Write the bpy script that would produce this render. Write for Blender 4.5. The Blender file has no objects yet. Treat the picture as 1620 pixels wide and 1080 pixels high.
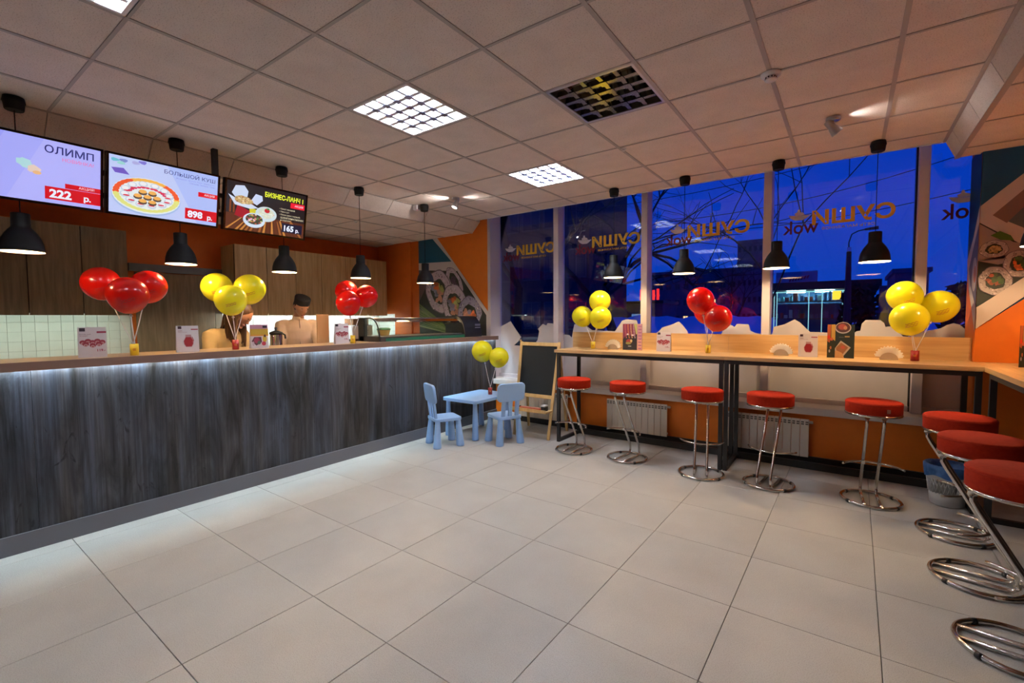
import bpy, bmesh, math, random
from mathutils import Vector, Matrix
random.seed(7)
PI = math.pi
C = bpy.context.scene.collection
SC = bpy.context.scene

# ---------------------------------------------------------------- camera
def setup_camera():
    yaw, pit, rol = -.6279, -.0505, .0057
    cy, sy, cp, sp = math.cos(yaw), math.sin(yaw), math.cos(pit), math.sin(pit)
    f = Vector((sy*cp, cy*cp, sp)); r = Vector((cy, -sy, 0)); d = -(r.cross(f))
    cr, sr = math.cos(rol), math.sin(rol)
    r2 = cr*r + sr*d; d2 = -sr*r + cr*d
    m = Matrix((r2, -d2, -f)).transposed().to_4x4()
    m.translation = Vector((0, 0, 1.467))
    cam = bpy.data.cameras.new('camera'); cam.sensor_width = 36; cam.lens = 734.4/1620*36
    cam.clip_start = .02; cam.clip_end = 500
    o = bpy.data.objects.new('camera', cam); o.matrix_world = m; C.objects.link(o)
    SC.camera = o
setup_camera()

# ---------------------------------------------------------------- sky and exposure
w = bpy.data.worlds.new('dusk_sky'); SC.world = w; w.use_nodes = True
nt = w.node_tree; bg = nt.nodes['Background']
tc = nt.nodes.new('ShaderNodeTexCoord'); sx = nt.nodes.new('ShaderNodeSeparateXYZ'); rp = nt.nodes.new('ShaderNodeValToRGB')
nt.links.new(tc.outputs['Generated'], sx.inputs[0]); nt.links.new(sx.outputs['Z'], rp.inputs[0])
nt.links.new(rp.outputs[0], bg.inputs[0])
rp.color_ramp.elements[0].position = 0; rp.color_ramp.elements[0].color = (.002, .045, .42, 1)
rp.color_ramp.elements[1].position = .5; rp.color_ramp.elements[1].color = (.0004, .021, .36, 1)
bg.inputs[1].default_value = .98
SC.view_settings.view_transform = 'Standard'; SC.view_settings.look = 'None'
SC.view_settings.gamma = 1; SC.view_settings.use_curve_mapping = False
SC.view_settings.exposure = 0.42

TUBE_E = 225.0        # fluorescent tubes
LED_E = 115.0         # led strips
PEND_W = 8.0        # pendant bulbs
SPOT_W = 22.0

# ---------------------------------------------------------------- materials
MATS = {}
def newmat(name):
    m = bpy.data.materials.new(name); m.use_nodes = True
    n = m.node_tree.nodes; p = n['Principled BSDF']
    return m, m.node_tree, p
def mat(name, col, rough=.5, metal=0, spec=.5, **k):
    if name in MATS: return MATS[name]
    m, t, p = newmat(name)
    p.inputs['Base Color'].default_value = (*col, 1); p.inputs['Roughness'].default_value = rough
    p.inputs['Metallic'].default_value = metal; p.inputs['Specular IOR Level'].default_value = spec
    for a, b in k.items(): p.inputs[a.replace('_', ' ')].default_value = b
    MATS[name] = m; return m
def emat(name, col, s):
    if name in MATS: return MATS[name]
    m, t, p = newmat(name)
    p.inputs['Base Color'].default_value = (*[c*.5 for c in col], 1)
    p.inputs['Emission Color'].default_value = (*col, 1); p.inputs['Emission Strength'].default_value = s
    MATS[name] = m; return m
def nmat(name, c1, c2, scale=(1, 1, 1), ns=5, det=6, rough=.5, lo=.3, hi=.7, bump=0, c3=None, spec=.5, metal=0, dist=0, rnd=0, speck=None):
    """noise-mottled or grained material in object coordinates"""
    if name in MATS: return MATS[name]
    m, t, p = newmat(name); N = t.nodes; L = t.links
    tc = N.new('ShaderNodeTexCoord'); mp = N.new('ShaderNodeMapping'); mp.inputs['Scale'].default_value = scale
    no = N.new('ShaderNodeTexNoise'); no.inputs['Scale'].default_value = ns; no.inputs['Detail'].default_value = det
    no.inputs['Distortion'].default_value = dist
    L.new(tc.outputs['Object'], mp.inputs[0])
    if rnd:
        oi = N.new('ShaderNodeObjectInfo'); mu = N.new('ShaderNodeMath'); mu.operation = 'MULTIPLY'; mu.inputs[1].default_value = rnd
        L.new(oi.outputs['Random'], mu.inputs[0]); L.new(mu.outputs[0], mp.inputs['Location'])
    L.new(mp.outputs[0], no.inputs['Vector'])
    r = N.new('ShaderNodeValToRGB'); e = r.color_ramp.elements
    e[0].position = lo; e[0].color = (*c1, 1); e[1].position = hi; e[1].color = (*c2, 1)
    if c3: x = e.new((lo+hi)/2); x.color = (*c3, 1)
    L.new(no.outputs[0], r.inputs[0]); out = r.outputs[0]
    if speck:
        n2 = N.new('ShaderNodeTexNoise'); n2.inputs['Scale'].default_value = speck[0]; n2.inputs['Detail'].default_value = 2
        L.new(tc.outputs['Object'], n2.inputs['Vector'])
        r2 = N.new('ShaderNodeValToRGB'); r2.color_ramp.elements[0].position = speck[1]; r2.color_ramp.elements[1].position = speck[1]+.06
        r2.color_ramp.elements[0].color = (*speck[2], 1); r2.color_ramp.elements[1].color = (1, 1, 1, 1)
        mx = N.new('ShaderNodeMix'); mx.data_type = 'RGBA'; mx.blend_type = 'MULTIPLY'; mx.inputs[0].default_value = 1
        L.new(n2.outputs[0], r2.inputs[0]); L.new(out, mx.inputs[6]); L.new(r2.outputs[0], mx.inputs[7]); out = mx.outputs[2]
    L.new(out, p.inputs['Base Color'])
    if bump:
        b = N.new('ShaderNodeBump'); b.inputs['Strength'].default_value = bump; b.inputs['Distance'].default_value = .01
        L.new(no.outputs[0], b.inputs['Height']); L.new(b.outputs[0], p.inputs['Normal'])
    p.inputs['Roughness'].default_value = rough; p.inputs['Specular IOR Level'].default_value = spec; p.inputs['Metallic'].default_value = metal
    MATS[name] = m; return m
def sheer(name, col, gloss=.02, ior=1.45):
    """clear or milky pane: see-through mixed with a fresnel mirror"""
    m, t, p = newmat(name); N = t.nodes; L = t.links
    tr = N.new('ShaderNodeBsdfTransparent'); tr.inputs[0].default_value = (*col, 1)
    gl = N.new('ShaderNodeBsdfGlossy'); gl.inputs['Roughness'].default_value = gloss
    fr = N.new('ShaderNodeFresnel'); fr.inputs[0].default_value = ior
    mx = N.new('ShaderNodeMixShader'); L.new(fr.outputs[0], mx.inputs[0]); L.new(tr.outputs[0], mx.inputs[1]); L.new(gl.outputs[0], mx.inputs[2])
    L.new(mx.outputs[0], N['Material Output'].inputs[0]); MATS[name] = m; return m
def balloon_mat(name, col):
    m, t, p = newmat(name); N = t.nodes; L = t.links
    p.inputs['Base Color'].default_value = (*col, 1); p.inputs['Roughness'].default_value = .22
    p.inputs['Coat Weight'].default_value = .3; p.inputs['Coat Roughness'].default_value = .05
    tr = N.new('ShaderNodeBsdfTranslucent'); tr.inputs[0].default_value = (*col, 1)
    mx = N.new('ShaderNodeMixShader'); mx.inputs[0].default_value = .35
    L.new(p.outputs[0], mx.inputs[1]); L.new(tr.outputs[0], mx.inputs[2]); L.new(mx.outputs[0], N['Material Output'].inputs[0])
    MATS[name] = m; return m

M_tile = nmat('floor_porcelain', (.43, .42, .40), (.50, .49, .465), ns=2.6, det=9, rough=.38, rnd=30, spec=.45, speck=(260, .40, (.78, .76, .75)))
M_grout = mat('dark_grout', (.05, .045, .04), .9)
M_ctile = nmat('ceiling_board', (.70, .61, .565), (.78, .68, .63), ns=6, rough=.95, rnd=20, bump=.1, speck=(150, .36, (.72, .68, .66)))  # pinkish tint of warm bounced light is put into the board colour
M_rail = mat('grid_rail_paint', (.42, .37, .35), .5)
M_soff = nmat('soffit_board', (.60, .55, .53), (.68, .62, .60), ns=5, rough=.9, rnd=20, speck=(150, .36, (.75, .7, .7)))
M_orange = nmat('orange_paint', (.68, .160, .004), (.74, .18, .005), ns=8, rough=.55)
M_orange2 = nmat('burnt_orange_paint', (.60, .12, .006), (.66, .135, .008), ns=8, rough=.6)
M_teal = mat('teal_print', (.0, .085, .17), .5)
M_white = mat('white_paint', (.72, .70, .72), .45)
M_pvc = mat('white_pvc', (.62, .56, .60), .35)
M_sill = nmat('sill_plastic', (.66, .62, .62), (.74, .70, .70), ns=4, rough=.35)
M_black = mat('black_satin', (.008, .008, .010), .45)
M_blackm = mat('black_frame_metal', (.012, .012, .014), .5, 0)
M_matt = mat('matt_black_lacquer', (.008, .008, .009), .6, 0, .25)
M_chrome = mat('chrome', (.62, .60, .58), .12, 1)
M_alu = mat('brushed_aluminium', (.55, .55, .57), .3, 1)
M_oak = nmat('oak_laminate', (.46, .31, .14), (.64, .47, .25), scale=(6, 6, .5), ns=5, det=8, rough=.45, dist=.4, rnd=9)
M_oakd = nmat('dark_oak_laminate', (.16, .115, .065), (.28, .21, .13), scale=(6, 6, .5), ns=5, det=8, rough=.5, dist=.4, rnd=9)
M_oakh = nmat('oak_bar_top', (.50, .30, .12), (.66, .43, .20), scale=(.5, 8, 8), ns=4, det=8, rough=.32, dist=.4)
M_oakhy = nmat('oak_bar_top_lengthwise', (.50, .30, .12), (.66, .43, .20), scale=(8, .5, 8), ns=4, det=8, rough=.32, dist=.4)
M_top = nmat('counter_top_laminate', (.40, .26, .15), (.52, .36, .22), scale=(8, .5, 8), ns=4, det=8, rough=.3, dist=.4)
def weathered():
    m, t, p = newmat('weathered_grey_wood'); N = t.nodes; L = t.links
    tc = N.new('ShaderNodeTexCoord')
    def noise(scale, ns, det, dist, rough=.6):
        mp = N.new('ShaderNodeMapping'); mp.inputs['Scale'].default_value = scale; n = N.new('ShaderNodeTexNoise')
        n.inputs['Scale'].default_value = ns; n.inputs['Detail'].default_value = det; n.inputs['Distortion'].default_value = dist; n.inputs['Roughness'].default_value = rough
        L.new(tc.outputs['Object'], mp.inputs[0]); L.new(mp.outputs[0], n.inputs['Vector']); return n.outputs[0]
    def ramp(src, stops):
        r = N.new('ShaderNodeValToRGB'); e = r.color_ramp.elements
        for i, (q, c) in enumerate(stops):
            x = e[i] if i < 2 else e.new(q)
            x.position = q; x.color = (*c, 1)
        L.new(src, r.inputs[0]); return r.outputs[0]
    def mul(a, b, mode='MULTIPLY', f=1):
        x = N.new('ShaderNodeMix'); x.data_type = 'RGBA'; x.blend_type = mode; x.inputs[0].default_value = f; L.new(a, x.inputs[6]); L.new(b, x.inputs[7]); return x.outputs[2]
    streak = noise((60, 60, 1.1), 1.0, 8, .25, .7); patch = noise((7, 7, 1.3), 1.0, 6, .9); hue = noise((9, 9, .5), 1.0, 2, .2); knot = noise((9, 9, 3.5), 1.3, 3, 2.2)
    base = ramp(hue, [(.35, (.030, .026, .024)), (.65, (.028, .032, .042))])
    c = mul(base, ramp(streak, [(.30, (.40, .40, .40)), (.72, (1.9, 1.9, 1.9))])); c = mul(c, ramp(patch, [(.34, (.25, .24, .22)), (.66, (1.7, 1.7, 1.8))]))
    c = mul(c, ramp(knot, [(.26, (.25, .25, .27)), (.36, (1, 1, 1))]))
    L.new(c, p.inputs['Base Color']); p.inputs['Roughness'].default_value = .5; p.inputs['Specular IOR Level'].default_value = .35
    bp = N.new('ShaderNodeBump'); bp.inputs['Strength'].default_value = .2; bp.inputs['Distance'].default_value = .01; L.new(streak, bp.inputs['Height']); L.new(bp.outputs[0], p.inputs['Normal'])
    return m
M_grey = weathered()
M_kick = mat('grey_kick_plate', (.12, .12, .14), .4)
M_wtile = nmat('white_wall_tile', (.66, .70, .64), (.72, .75, .70), ns=3, rough=.18, rnd=5)
M_kids = nmat('pale_blue_plastic', (.26, .43, .74), (.28, .46, .78), ns=4, rough=.35)
M_red = nmat('red_seat_fabric', (.27, .012, .003), (.33, .018, .004), ns=60, rough=.8, bump=.1, spec=.12)
M_rad = mat('radiator_enamel', (.66, .62, .56), .35)
M_radd = mat('radiator_slots', (.10, .09, .08), .7)
M_pine = nmat('pine_wood', (.52, .33, .12), (.66, .45, .19), scale=(3, 3, .6), ns=8, rough=.5)
M_chalk = mat('chalkboard_black', (.006, .009, .012), .6, 0, .2)
M_led = emat('led_strip_light', (.72, .92, 1.0), LED_E)
M_ledw = emat('led_strip_light_bright', (.80, .95, 1.0), 55)
M_ledg = emat('led_strip_light_soft', (.80, 1.0, .88), 17)
M_tube = emat('fluorescent_tube_light', (.80, .90, 1.0), TUBE_E)
M_tubeoff = mat('fluorescent_tube_off', (.5, .5, .48), .3)
M_bulb = emat('warm_bulb', (1, .74, .42), 30)
M_shade_in = mat('shade_white_lining', (.85, .80, .70), .5)
M_glass = sheer('window_glass', (.93, .96, .97), ior=1.62)
M_cglass = sheer('case_glass', (.93, .96, .94), ior=1.18)
M_film = nmat('frosted_film', (.50, .46, .48), (.56, .52, .54), ns=3, rough=.7)
M_by = balloon_mat('yellow_latex', (.82, .78, .02))
M_br = balloon_mat('red_latex', (.62, .006, .003))
M_skin = mat('skin', (.42, .20, .115), .5)
M_skin2 = mat('fair_skin', (.50, .24, .15), .5)
M_tan = nmat('tan_shirt_cloth', (.62, .44, .20), (.70, .50, .24), ns=9, rough=.85, bump=.15)
M_tan2 = nmat('pinkish_tan_shirt_cloth', (.70, .50, .36), (.78, .57, .42), ns=9, rough=.85, bump=.15)
M_hair = nmat('brown_hair', (.05, .022, .010), (.14, .07, .03), scale=(30, 30, 2), ns=4, rough=.5)
M_dark = nmat('black_cloth', (.008, .008, .012), (.014, .014, .02), ns=20, rough=.9)
M_snow = nmat('snow', (.86, .90, .95), (.92, .95, .98), ns=.2, rough=.8)

# ---------------------------------------------------------------- mesh builder
class MB:
    def __init__(s): s.v = []; s.f = []; s.m = []; s.mats = []; s.sm = []; s.cur = 0; s.smooth = False
    def use(s, m):
        if m not in s.mats: s.mats.append(m)
        s.cur = s.mats.index(m); return s
    def face(s, idx): s.f.append(idx); s.m.append(s.cur); s.sm.append(s.smooth)
    def add(s, vs, fs):
        b = len(s.v); s.v += [Vector(v) for v in vs]
        for f in fs: s.face([b+i for i in f])
        return s
    def box(s, x0, y0, z0, x1, y1, z1):
        if x0 > x1: x0, x1 = x1, x0
        if y0 > y1: y0, y1 = y1, y0
        if z0 > z1: z0, z1 = z1, z0
        return s.add([(x0, y0, z0), (x1, y0, z0), (x1, y1, z0), (x0, y1, z0), (x0, y0, z1), (x1, y0, z1), (x1, y1, z1), (x0, y1, z1)],
                     [(0, 3, 2, 1), (4, 5, 6, 7), (0, 1, 5, 4), (1, 2, 6, 5), (2, 3, 7, 6), (3, 0, 4, 7)])
    def prism(s, pts, a, b):
        """convex/concave outline pts (3-vectors) extruded by vector b-a"""
        pts = [Vector(p) for p in pts]; d = Vector(b)-Vector(a); n = len(pts); o = len(s.v)
        s.v += pts + [p+d for p in pts]
        s.face([o+i for i in range(n)][::-1]); s.face([o+n+i for i in range(n)])
        for i in range(n): s.face([o+i, o+(i+1) % n, o+n+(i+1) % n, o+n+i])
        return s
    def tube(s, path, r, n=8, cap=True):
        path = [Vector(p) for p in path]; k = len(path); o = len(s.v); sm = s.smooth; s.smooth = True
        rs = r if isinstance(r, (list, tuple)) else [r]*k
        up = None
        for i, p in enumerate(path):
            t = (path[min(i+1, k-1)]-path[max(i-1, 0)]).normalized()
            if up is None: up = Vector((0, 0, 1)) if abs(t.z) < .9 else Vector((1, 0, 0))
            a = t.cross(up).normalized(); b = a.cross(t).normalized(); up = b
            for j in range(n):
                q = 2*PI*j/n; s.v.append(p + rs[i]*(math.cos(q)*a+math.sin(q)*b))
        for i in range(k-1):
            for j in range(n):
                s.face([o+i*n+j, o+i*n+(j+1) % n, o+(i+1)*n+(j+1) % n, o+(i+1)*n+j])
        s.smooth = False
        if cap: s.face([o+j for j in range(n)][::-1]); s.face([o+(k-1)*n+j for j in range(n)])
        s.smooth = sm; return s
    def ring(s, c, R, r, n=36, m=8, sq=1.0):
        c = Vector(c); o = len(s.v); sm = s.smooth; s.smooth = True
        for i in range(n):
            a = 2*PI*i/n; d = Vector((math.cos(a), math.sin(a), 0))
            for j in range(m):
                b = 2*PI*j/m; s.v.append(c+d*(R+r*math.cos(b))+Vector((0, 0, r*sq*math.sin(b))))
        for i in range(n):
            for j in range(m):
                s.face([o+i*m+j, o+((i+1) % n)*m+j, o+((i+1) % n)*m+(j+1) % m, o+i*m+(j+1) % m])
        s.smooth = sm; return s
    def lathe(s, prof, c=(0, 0, 0), n=24, cap0=False, cap1=False, smooth=True):
        """prof = [(r,z)...] about the vertical axis through c"""
        c = Vector(c); o = len(s.v); k = len(prof); sm = s.smooth; s.smooth = smooth
        for r, z in prof:
            for j in range(n):
                a = 2*PI*j/n; s.v.append(c+Vector((r*math.cos(a), r*math.sin(a), z)))
        for i in range(k-1):
            for j in range(n): s.face([o+i*n+j, o+i*n+(j+1) % n, o+(i+1)*n+(j+1) % n, o+(i+1)*n+j])
        s.smooth = False
        if cap0: s.face([o+j for j in range(n)][::-1])
        if cap1: s.face([o+(k-1)*n+j for j in range(n)])
        s.smooth = sm; return s
    def xf(s, mtx, start=0):
        for i in range(start, len(s.v)): s.v[i] = mtx @ s.v[i]
        return s
    def build(s, name, m=None, parent=None, bevel=0, seg=2, local=False):
        """verts are in world space; a parent's location is taken off"""
        off = Vector((0, 0, 0)); p = parent
        while p is not None and not local: off += p.location; p = p.parent
        me = bpy.data.meshes.new(name)
        me.from_pydata([tuple(v-off) for v in s.v], [], s.f)
        for x in (s.mats or [m]): me.materials.append(x)
        if s.mats: me.polygons.foreach_set('material_index', s.m)
        me.polygons.foreach_set('use_smooth', s.sm)
        me.update()
        o = bpy.data.objects.new(name, me); C.objects.link(o)
        if parent is not None: o.parent = parent
        if bevel:
            b = o.modifiers.new('bevel', 'BEVEL'); b.width = bevel; b.segments = seg; b.limit_method = 'ANGLE'; b.angle_limit = .6
        return o
def bx(x0, y0, z0, x1, y1, z1): return MB().box(x0, y0, z0, x1, y1, z1)
def tag(o, label=None, cat=None, group=None, kind=None):
    if label: o['label'] = label
    if cat: o['category'] = cat
    if group: o['group'] = group
    if kind: o['kind'] = kind
    return o
def thing(name, loc, label=None, cat=None, group=None, kind=None):
    o = bpy.data.objects.new(name, None); o.empty_display_size = .1; C.objects.link(o); o.location = loc
    return tag(o, label, cat, group, kind)
def shell(name, loc=(0, 0, 0)): return thing(name, loc, kind='structure')
def inst(me_obj, name, parent, loc, rot=None, scale=None):
    o = bpy.data.objects.new(name, me_obj.data); C.objects.link(o); o.parent = parent; o.location = loc
    if rot: o.rotation_euler = rot
    if scale: o.scale = scale
    return o
def kids(o): return [c for c in bpy.data.objects if c.parent == o]
def dup(root, parent=None):
    c = root.copy(); C.objects.link(c); c.parent = parent
    for ch in kids(root): dup(ch, c)
    return c

TXT = {}
def text_mesh(s, bold=0):
    if any(ch in s for ch in 'ЬЯья'): bold = 0
    k = (s, bold)
    if k in TXT: return TXT[k]
    cu = bpy.data.curves.new('t', 'FONT'); cu.body = s; cu.size = 1; cu.resolution_u = 3; cu.offset = bold
    o = bpy.data.objects.new('t', cu); C.objects.link(o)
    dg = bpy.context.evaluated_depsgraph_get(); me = o.evaluated_get(dg).to_mesh()
    vs = [v.co.copy() for v in me.vertices]; fs = [list(p.vertices) for p in me.polygons]
    o.evaluated_get(dg).to_mesh_clear(); bpy.data.objects.remove(o); bpy.data.curves.remove(cu)
    x0 = min(v.x for v in vs); x1 = max(v.x for v in vs); y0 = min(v.y for v in vs); y1 = max(v.y for v in vs)
    r = ([((v.x-x0), (v.y-y0)) for v in vs], fs, x1-x0, y1-y0); TXT[k] = r; return r
def cmat(c, e):
    nm = 'print_%02d_%02d_%02d_%s' % (int(c[0]*99), int(c[1]*99), int(c[2]*99), 'lit' if e else 'ink')
    return emat(nm, c, e) if e else mat(nm, c, .55)
class Print:
    """flat printed or lit picture lying in the plane P0 + u*U + v*V"""
    def __init__(s, P0, U, V, e=0, step=.00004):
        s.P0 = Vector(P0); s.U = Vector(U); s.V = Vector(V); s.n = s.U.cross(s.V).normalized(); s.mb = MB(); s.l = 0; s.e = e; s.step = step
        s.clip = None
    def pt(s, u, v): return s.P0+s.U*u+s.V*v+s.n*(s.l*s.step)
    def poly(s, pts, c):
        s.l += 1; s.mb.use(cmat(c, s.e)); s.mb.add([s.pt(*p) for p in pts], [tuple(range(len(pts)))]); return s
    def rect(s, u0, v0, u1, v1, c): return s.poly([(u0, v0), (u1, v0), (u1, v1), (u0, v1)], c)
    def disc(s, u, v, ru, rv, c, n=20, rot=0, wob=0):
        pts = []
        for i in range(n):
            a = 2*PI*i/n; k = 1+wob*math.sin(3*a+u*40)*.5+wob*math.sin(7*a+v*30)*.5
            x = ru*k*math.cos(a); y = rv*k*math.sin(a)
            pts.append((u+x*math.cos(rot)-y*math.sin(rot), v+x*math.sin(rot)+y*math.cos(rot)))
        return s.poly(pts, c)
    def text(s, t, u, v, h=None, w=None, c=(0, 0, 0), align='l', bold=.01, mirror=False):
        vs, fs, W, H = text_mesh(t, bold)
        ul = s.U.length; vl = s.V.length
        if h: ky = h/H
        if w: kx = w/W
        if not w: kx = ky*vl/ul
        if not h: ky = kx*ul/vl
        if align == 'r': u -= W*kx
        if align == 'c': u -= W*kx/2
        s.l += 1; s.mb.use(cmat(c, s.e))
        if mirror: s.mb.add([s.pt(u+(W-x)*kx, v+y*ky) for x, y in vs], fs)
        else: s.mb.add([s.pt(u+x*kx, v+y*ky) for x, y in vs], fs)
        return s
    def build(s, name, parent): return s.mb.build(name, None, parent)

# ================================================================ STRUCTURE
# ---- floor: 0.6 m porcelain tiles, slightly turned against the walls
floor = shell('floor', (0, 0, 0))
bx(-7, -6, -.12, 1.5, 5.7, -.008).build('screed', M_grout, floor)
ft = bx(.0015, .0015, -.01, .5985, .5985, 0)
ft0 = ft.build('floor_tile', M_tile, floor, bevel=.0012, seg=1)
c_, s_ = math.cos(-.0089), math.sin(-.0089)
first = True
rest = MB()
for a in range(-8, 9):
    for b in range(-12, 10):
        gx, gy = -2.8747+.6*a, .6924+.6*b
        x, y = c_*gx-s_*gy, s_*gx+c_*gy
        if x < -6.9 or x > 1.2 or y > 5.1: continue
        if -4.9 < x and y > -.3:
            if first: o = ft0; first = False
            else:
                o = ft0.copy(); C.objects.link(o)
            o.parent = floor; o.location = (x, y, 0); o.rotation_euler = (0, 0, -.0089)
        else:
            n0 = len(rest.v); rest.box(.0015, .0015, -.01, .5985, .5985, 0)
            rest.xf(Matrix.Translation((x, y, 0)) @ Matrix.Rotation(-.0089, 4, 'Z'), n0)
tag(rest.build('outer_floor_tiles', M_tile, floor), kind='stuff')

# ---- ceilings
def grid_ceiling(root, xs, ys, z, detail, skip=(), m=M_ctile):
    n0 = {}; st = MB()
    for i in range(len(xs)-1):
        for j in range(len(ys)-1):
            x0, x1, y0, y1 = xs[i], xs[i+1], ys[j], ys[j+1]
            cx, cy = (x0+x1)/2, (y0+y1)/2
            if any(abs(cx-a) < .2 and abs(cy-b) < .2 for a, b in skip): continue
            if detail(cx, cy):
                k = (round(x1-x0, 3), round(y1-y0, 3))
                if k not in n0:
                    hx, hy = k[0]/2-.004, k[1]/2-.004
                    n0[k] = MB().box(-hx, -hy, 0, hx, hy, .015).build('ceiling_tile', m, root, local=True)
                    o = n0[k]
                else: o = n0[k].copy(); C.objects.link(o)
                o.parent = root; o.location = Vector((cx, cy, z+.003))-root.location
            else: st.box(x0+.004, y0+.004, z+.003, x1-.004, y1-.004, z+.018)
    if st.v: tag(st.build('outer_ceiling_tiles', m, root), kind='stuff')
    for x in xs[1:-1]: bx(x-.012, ys[0], z-.002, x+.012, ys[-1], z+.0025).build('grid_rail', M_rail, root)
    for y in ys[1:-1]: bx(xs[0], y-.009, z-.001, xs[-1], y+.009, z+.0024).build('grid_rail', M_rail, root)
    for x in (xs[0], xs[-1]):
        sgn = 1 if x == xs[0] else -1
        bx(x, ys[0], z-.003, x+sgn*.022, ys[-1], z+.0024).build('edge_rail', M_rail, root)
Z1, Z2 = 2.898, 2.75
GX = [-4.5]+[-1.613+.6*i for i in range(-4, 4)]+[.61]
GY = [-5.5]+[1.975+.6*j for j in range(-12, 6)]+[5.27]
def cell(i, j): return (-1.613+.6*i+.3, 1.975+.6*j+.3)
LIT = [cell(-2, 0), cell(-2, 3), cell(-2, -3), cell(-2, -6), cell(-2, -9)]
UNLIT = [cell(0, 1)]
ceiling = shell('ceiling', (0, 0, 2.9))
grid_ceiling(ceiling, GX, GY, Z1, lambda x, y: y > -.9, LIT+UNLIT)
bx(-4.5, -5.5, 3.12, .61, 5.27, 3.16).build('slab', M_white, ceiling)
bx(-4.5, 5.262, 2.896, .61, 5.285, 3.2).build('edge_trim', M_white, ceiling)
bx(-7, 5.27, 3.2, 2, 5.75, 3.24).build('recess_top', M_white, ceiling)
cl = shell('ceiling_left', (0, 0, 2.75))
grid_ceiling(cl, [-6.9, -6.43, -5.83, -5.23, -4.65], [-5.5]+[3.18+.59*j for j in range(-14, 4)]+[5.4], Z2, lambda x, y: y > .8)
bx(-7, -5.5, 2.86, -4.65, 5.4, 2.9).build('slab', M_white, cl)
cr = shell('ceiling_right', (0, 0, 2.8))
grid_ceiling(cr, [.675, 1.2, 1.45], [-5.5]+[4.40+.6*j for j in range(-16, 2)]+[5.27], Z2, lambda x, y: y > 2.2)
bx(.675, -5.5, 2.86, 1.5, 5.5, 2.9).build('slab', M_white, cr)
def soffit(name, xa, xb, yend):
    r = shell(name, (xa, 0, 2.85)); ys = [-5.5]+[1.975+.6*j for j in range(-8, 6)]+[yend]
    t = .014 if xb < xa else -.014
    for y0, y1 in zip(ys, ys[1:]):
        g = .003
        MB().prism([(xa, y0+g, Z1), (xb, y0+g, Z2), (xb-t*2, y0+g, Z2+.005), (xa-t*2, y0+g, Z1+.01)], (0, 0, 0), (0, y1-y0-2*g, 0)).build('soffit_panel', M_soff, r)
    MB().prism([(xb-t*3, -5.5, Z2+.006), (xa-t*3, -5.5, Z1+.012), (xa-t*5, -5.5, Z1+.012), (xb-t*5, -5.5, Z2+.006)], (0, 0, 0), (0, yend+5.5, 0)).build('rear_sheet', M_grout, r)  # unseen sheet added to stop sky light leaking through the panel seams
    bx(min(xa, xb)-.03, -5.5, 2.93, max(xa, xb)+.03, yend, 2.95).build('backing', M_grout, r)
    bx(xb-.012, -5.5, Z2-.004, xb+.012, yend, Z2+.002).build('edge_rail', M_rail, r)
    MB().use(M_white).prism([(xa, yend-.004, Z1), (xb, yend-.004, Z2), (xb, yend-.004, Z1+.1), (xa, yend-.004, Z1+.1)], (0, 0, 0), (0, .01, 0)).build('end_cap', None, r)
soffit('trim_1', -4.5, -4.65, 5.395)
soffit('trim_2', .61, .675, 5.28)

# ---- walls
wl = shell('wall_left', (-6.95, 0, 0))
bx(-7.05, -5.6, 0, -6.9, 5.6, 2.95).build('wall_face', M_orange2, wl)
bx(-6.9, -2, .9, -6.899, 1.82, 1.56).build('tile_grout', mat('pale_grout', (.5, .5, .46), .8), wl); bx(-6.9, 2.8, .9, -6.899, 5.4, 1.56).build('tile_grout', mat('pale_grout', (.5, .5, .46), .8), wl)
tl = bx(0, .001, .001, .012, .099, .099).build('wall_tile', M_wtile, wl, bevel=.0015, seg=1, local=True)
pl = [(y, z, 0) for z in range(11, 16) for y in list(range(2, 18))+list(range(28, 54))]
for k, (y, z, _) in enumerate(pl):
    o = tl if k == 0 else tl.copy()
    if k: C.objects.link(o)
    o.location = (.05, y*.1, z*.1-.05)
wf = shell('wall_far', (0, 5.4, 0))
bx(-7, 5.40, 0, -5.83, 5.6, 2.95).build('wall_face', M_orange2, wf)
bx(-5.83, 5.40, 0, -4.36, 5.66, 2.95).build('wall_face', M_orange, wf)
bx(-6.42, 5.37, .9, -6.0, 5.40, 2.8).build('pilaster', M_orange2, wf)
bx(-4.36, 5.40, 0, 1.45, 5.66, .50).build('wall_face', M_orange, wf)
for k in range(7):
    for z in range(11, 16):
        o = tl.copy(); C.objects.link(o); o.parent = wf; o.rotation_euler = (0, 0, -PI/2); o.location = (-6.88+k*.1, 0, z*.1-.05)
wr = shell('wall_right', (1.45, 0, 0))
bx(1.4, -5.6, 0, 1.55, 5.2, 2.95).build('wall_face', M_orange, wr)
bx(.82, 5.2, 0, 1.5, 5.6, 2.95).build('pillar', M_orange, wr)
wn = shell('wall_near', (0, -5.5, 0)); bx(-7, -5.65, 0, 1.5, -5.5, 3).build('wall_face', M_orange2, wn)
for n, (a, b) in enumerate(((-4.2, .82),)):
    bb = shell('baseboard_far', (a, 5.385, 0)); bx(a, 5.375, 0, b, 5.40, .085).build('board', M_black, bb)
# window sill in boards
sill = shell('trim_3', (-4.2, 5.33, .5))
for a, b in ((-4.36, -3.1), (-3.1, -1.30), (-1.30, .15), (.15, .82)):
    bx(a+.001, 5.33, .505, b-.001, 5.62, .58).build('sill_board', M_sill, sill, bevel=.008)

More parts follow.
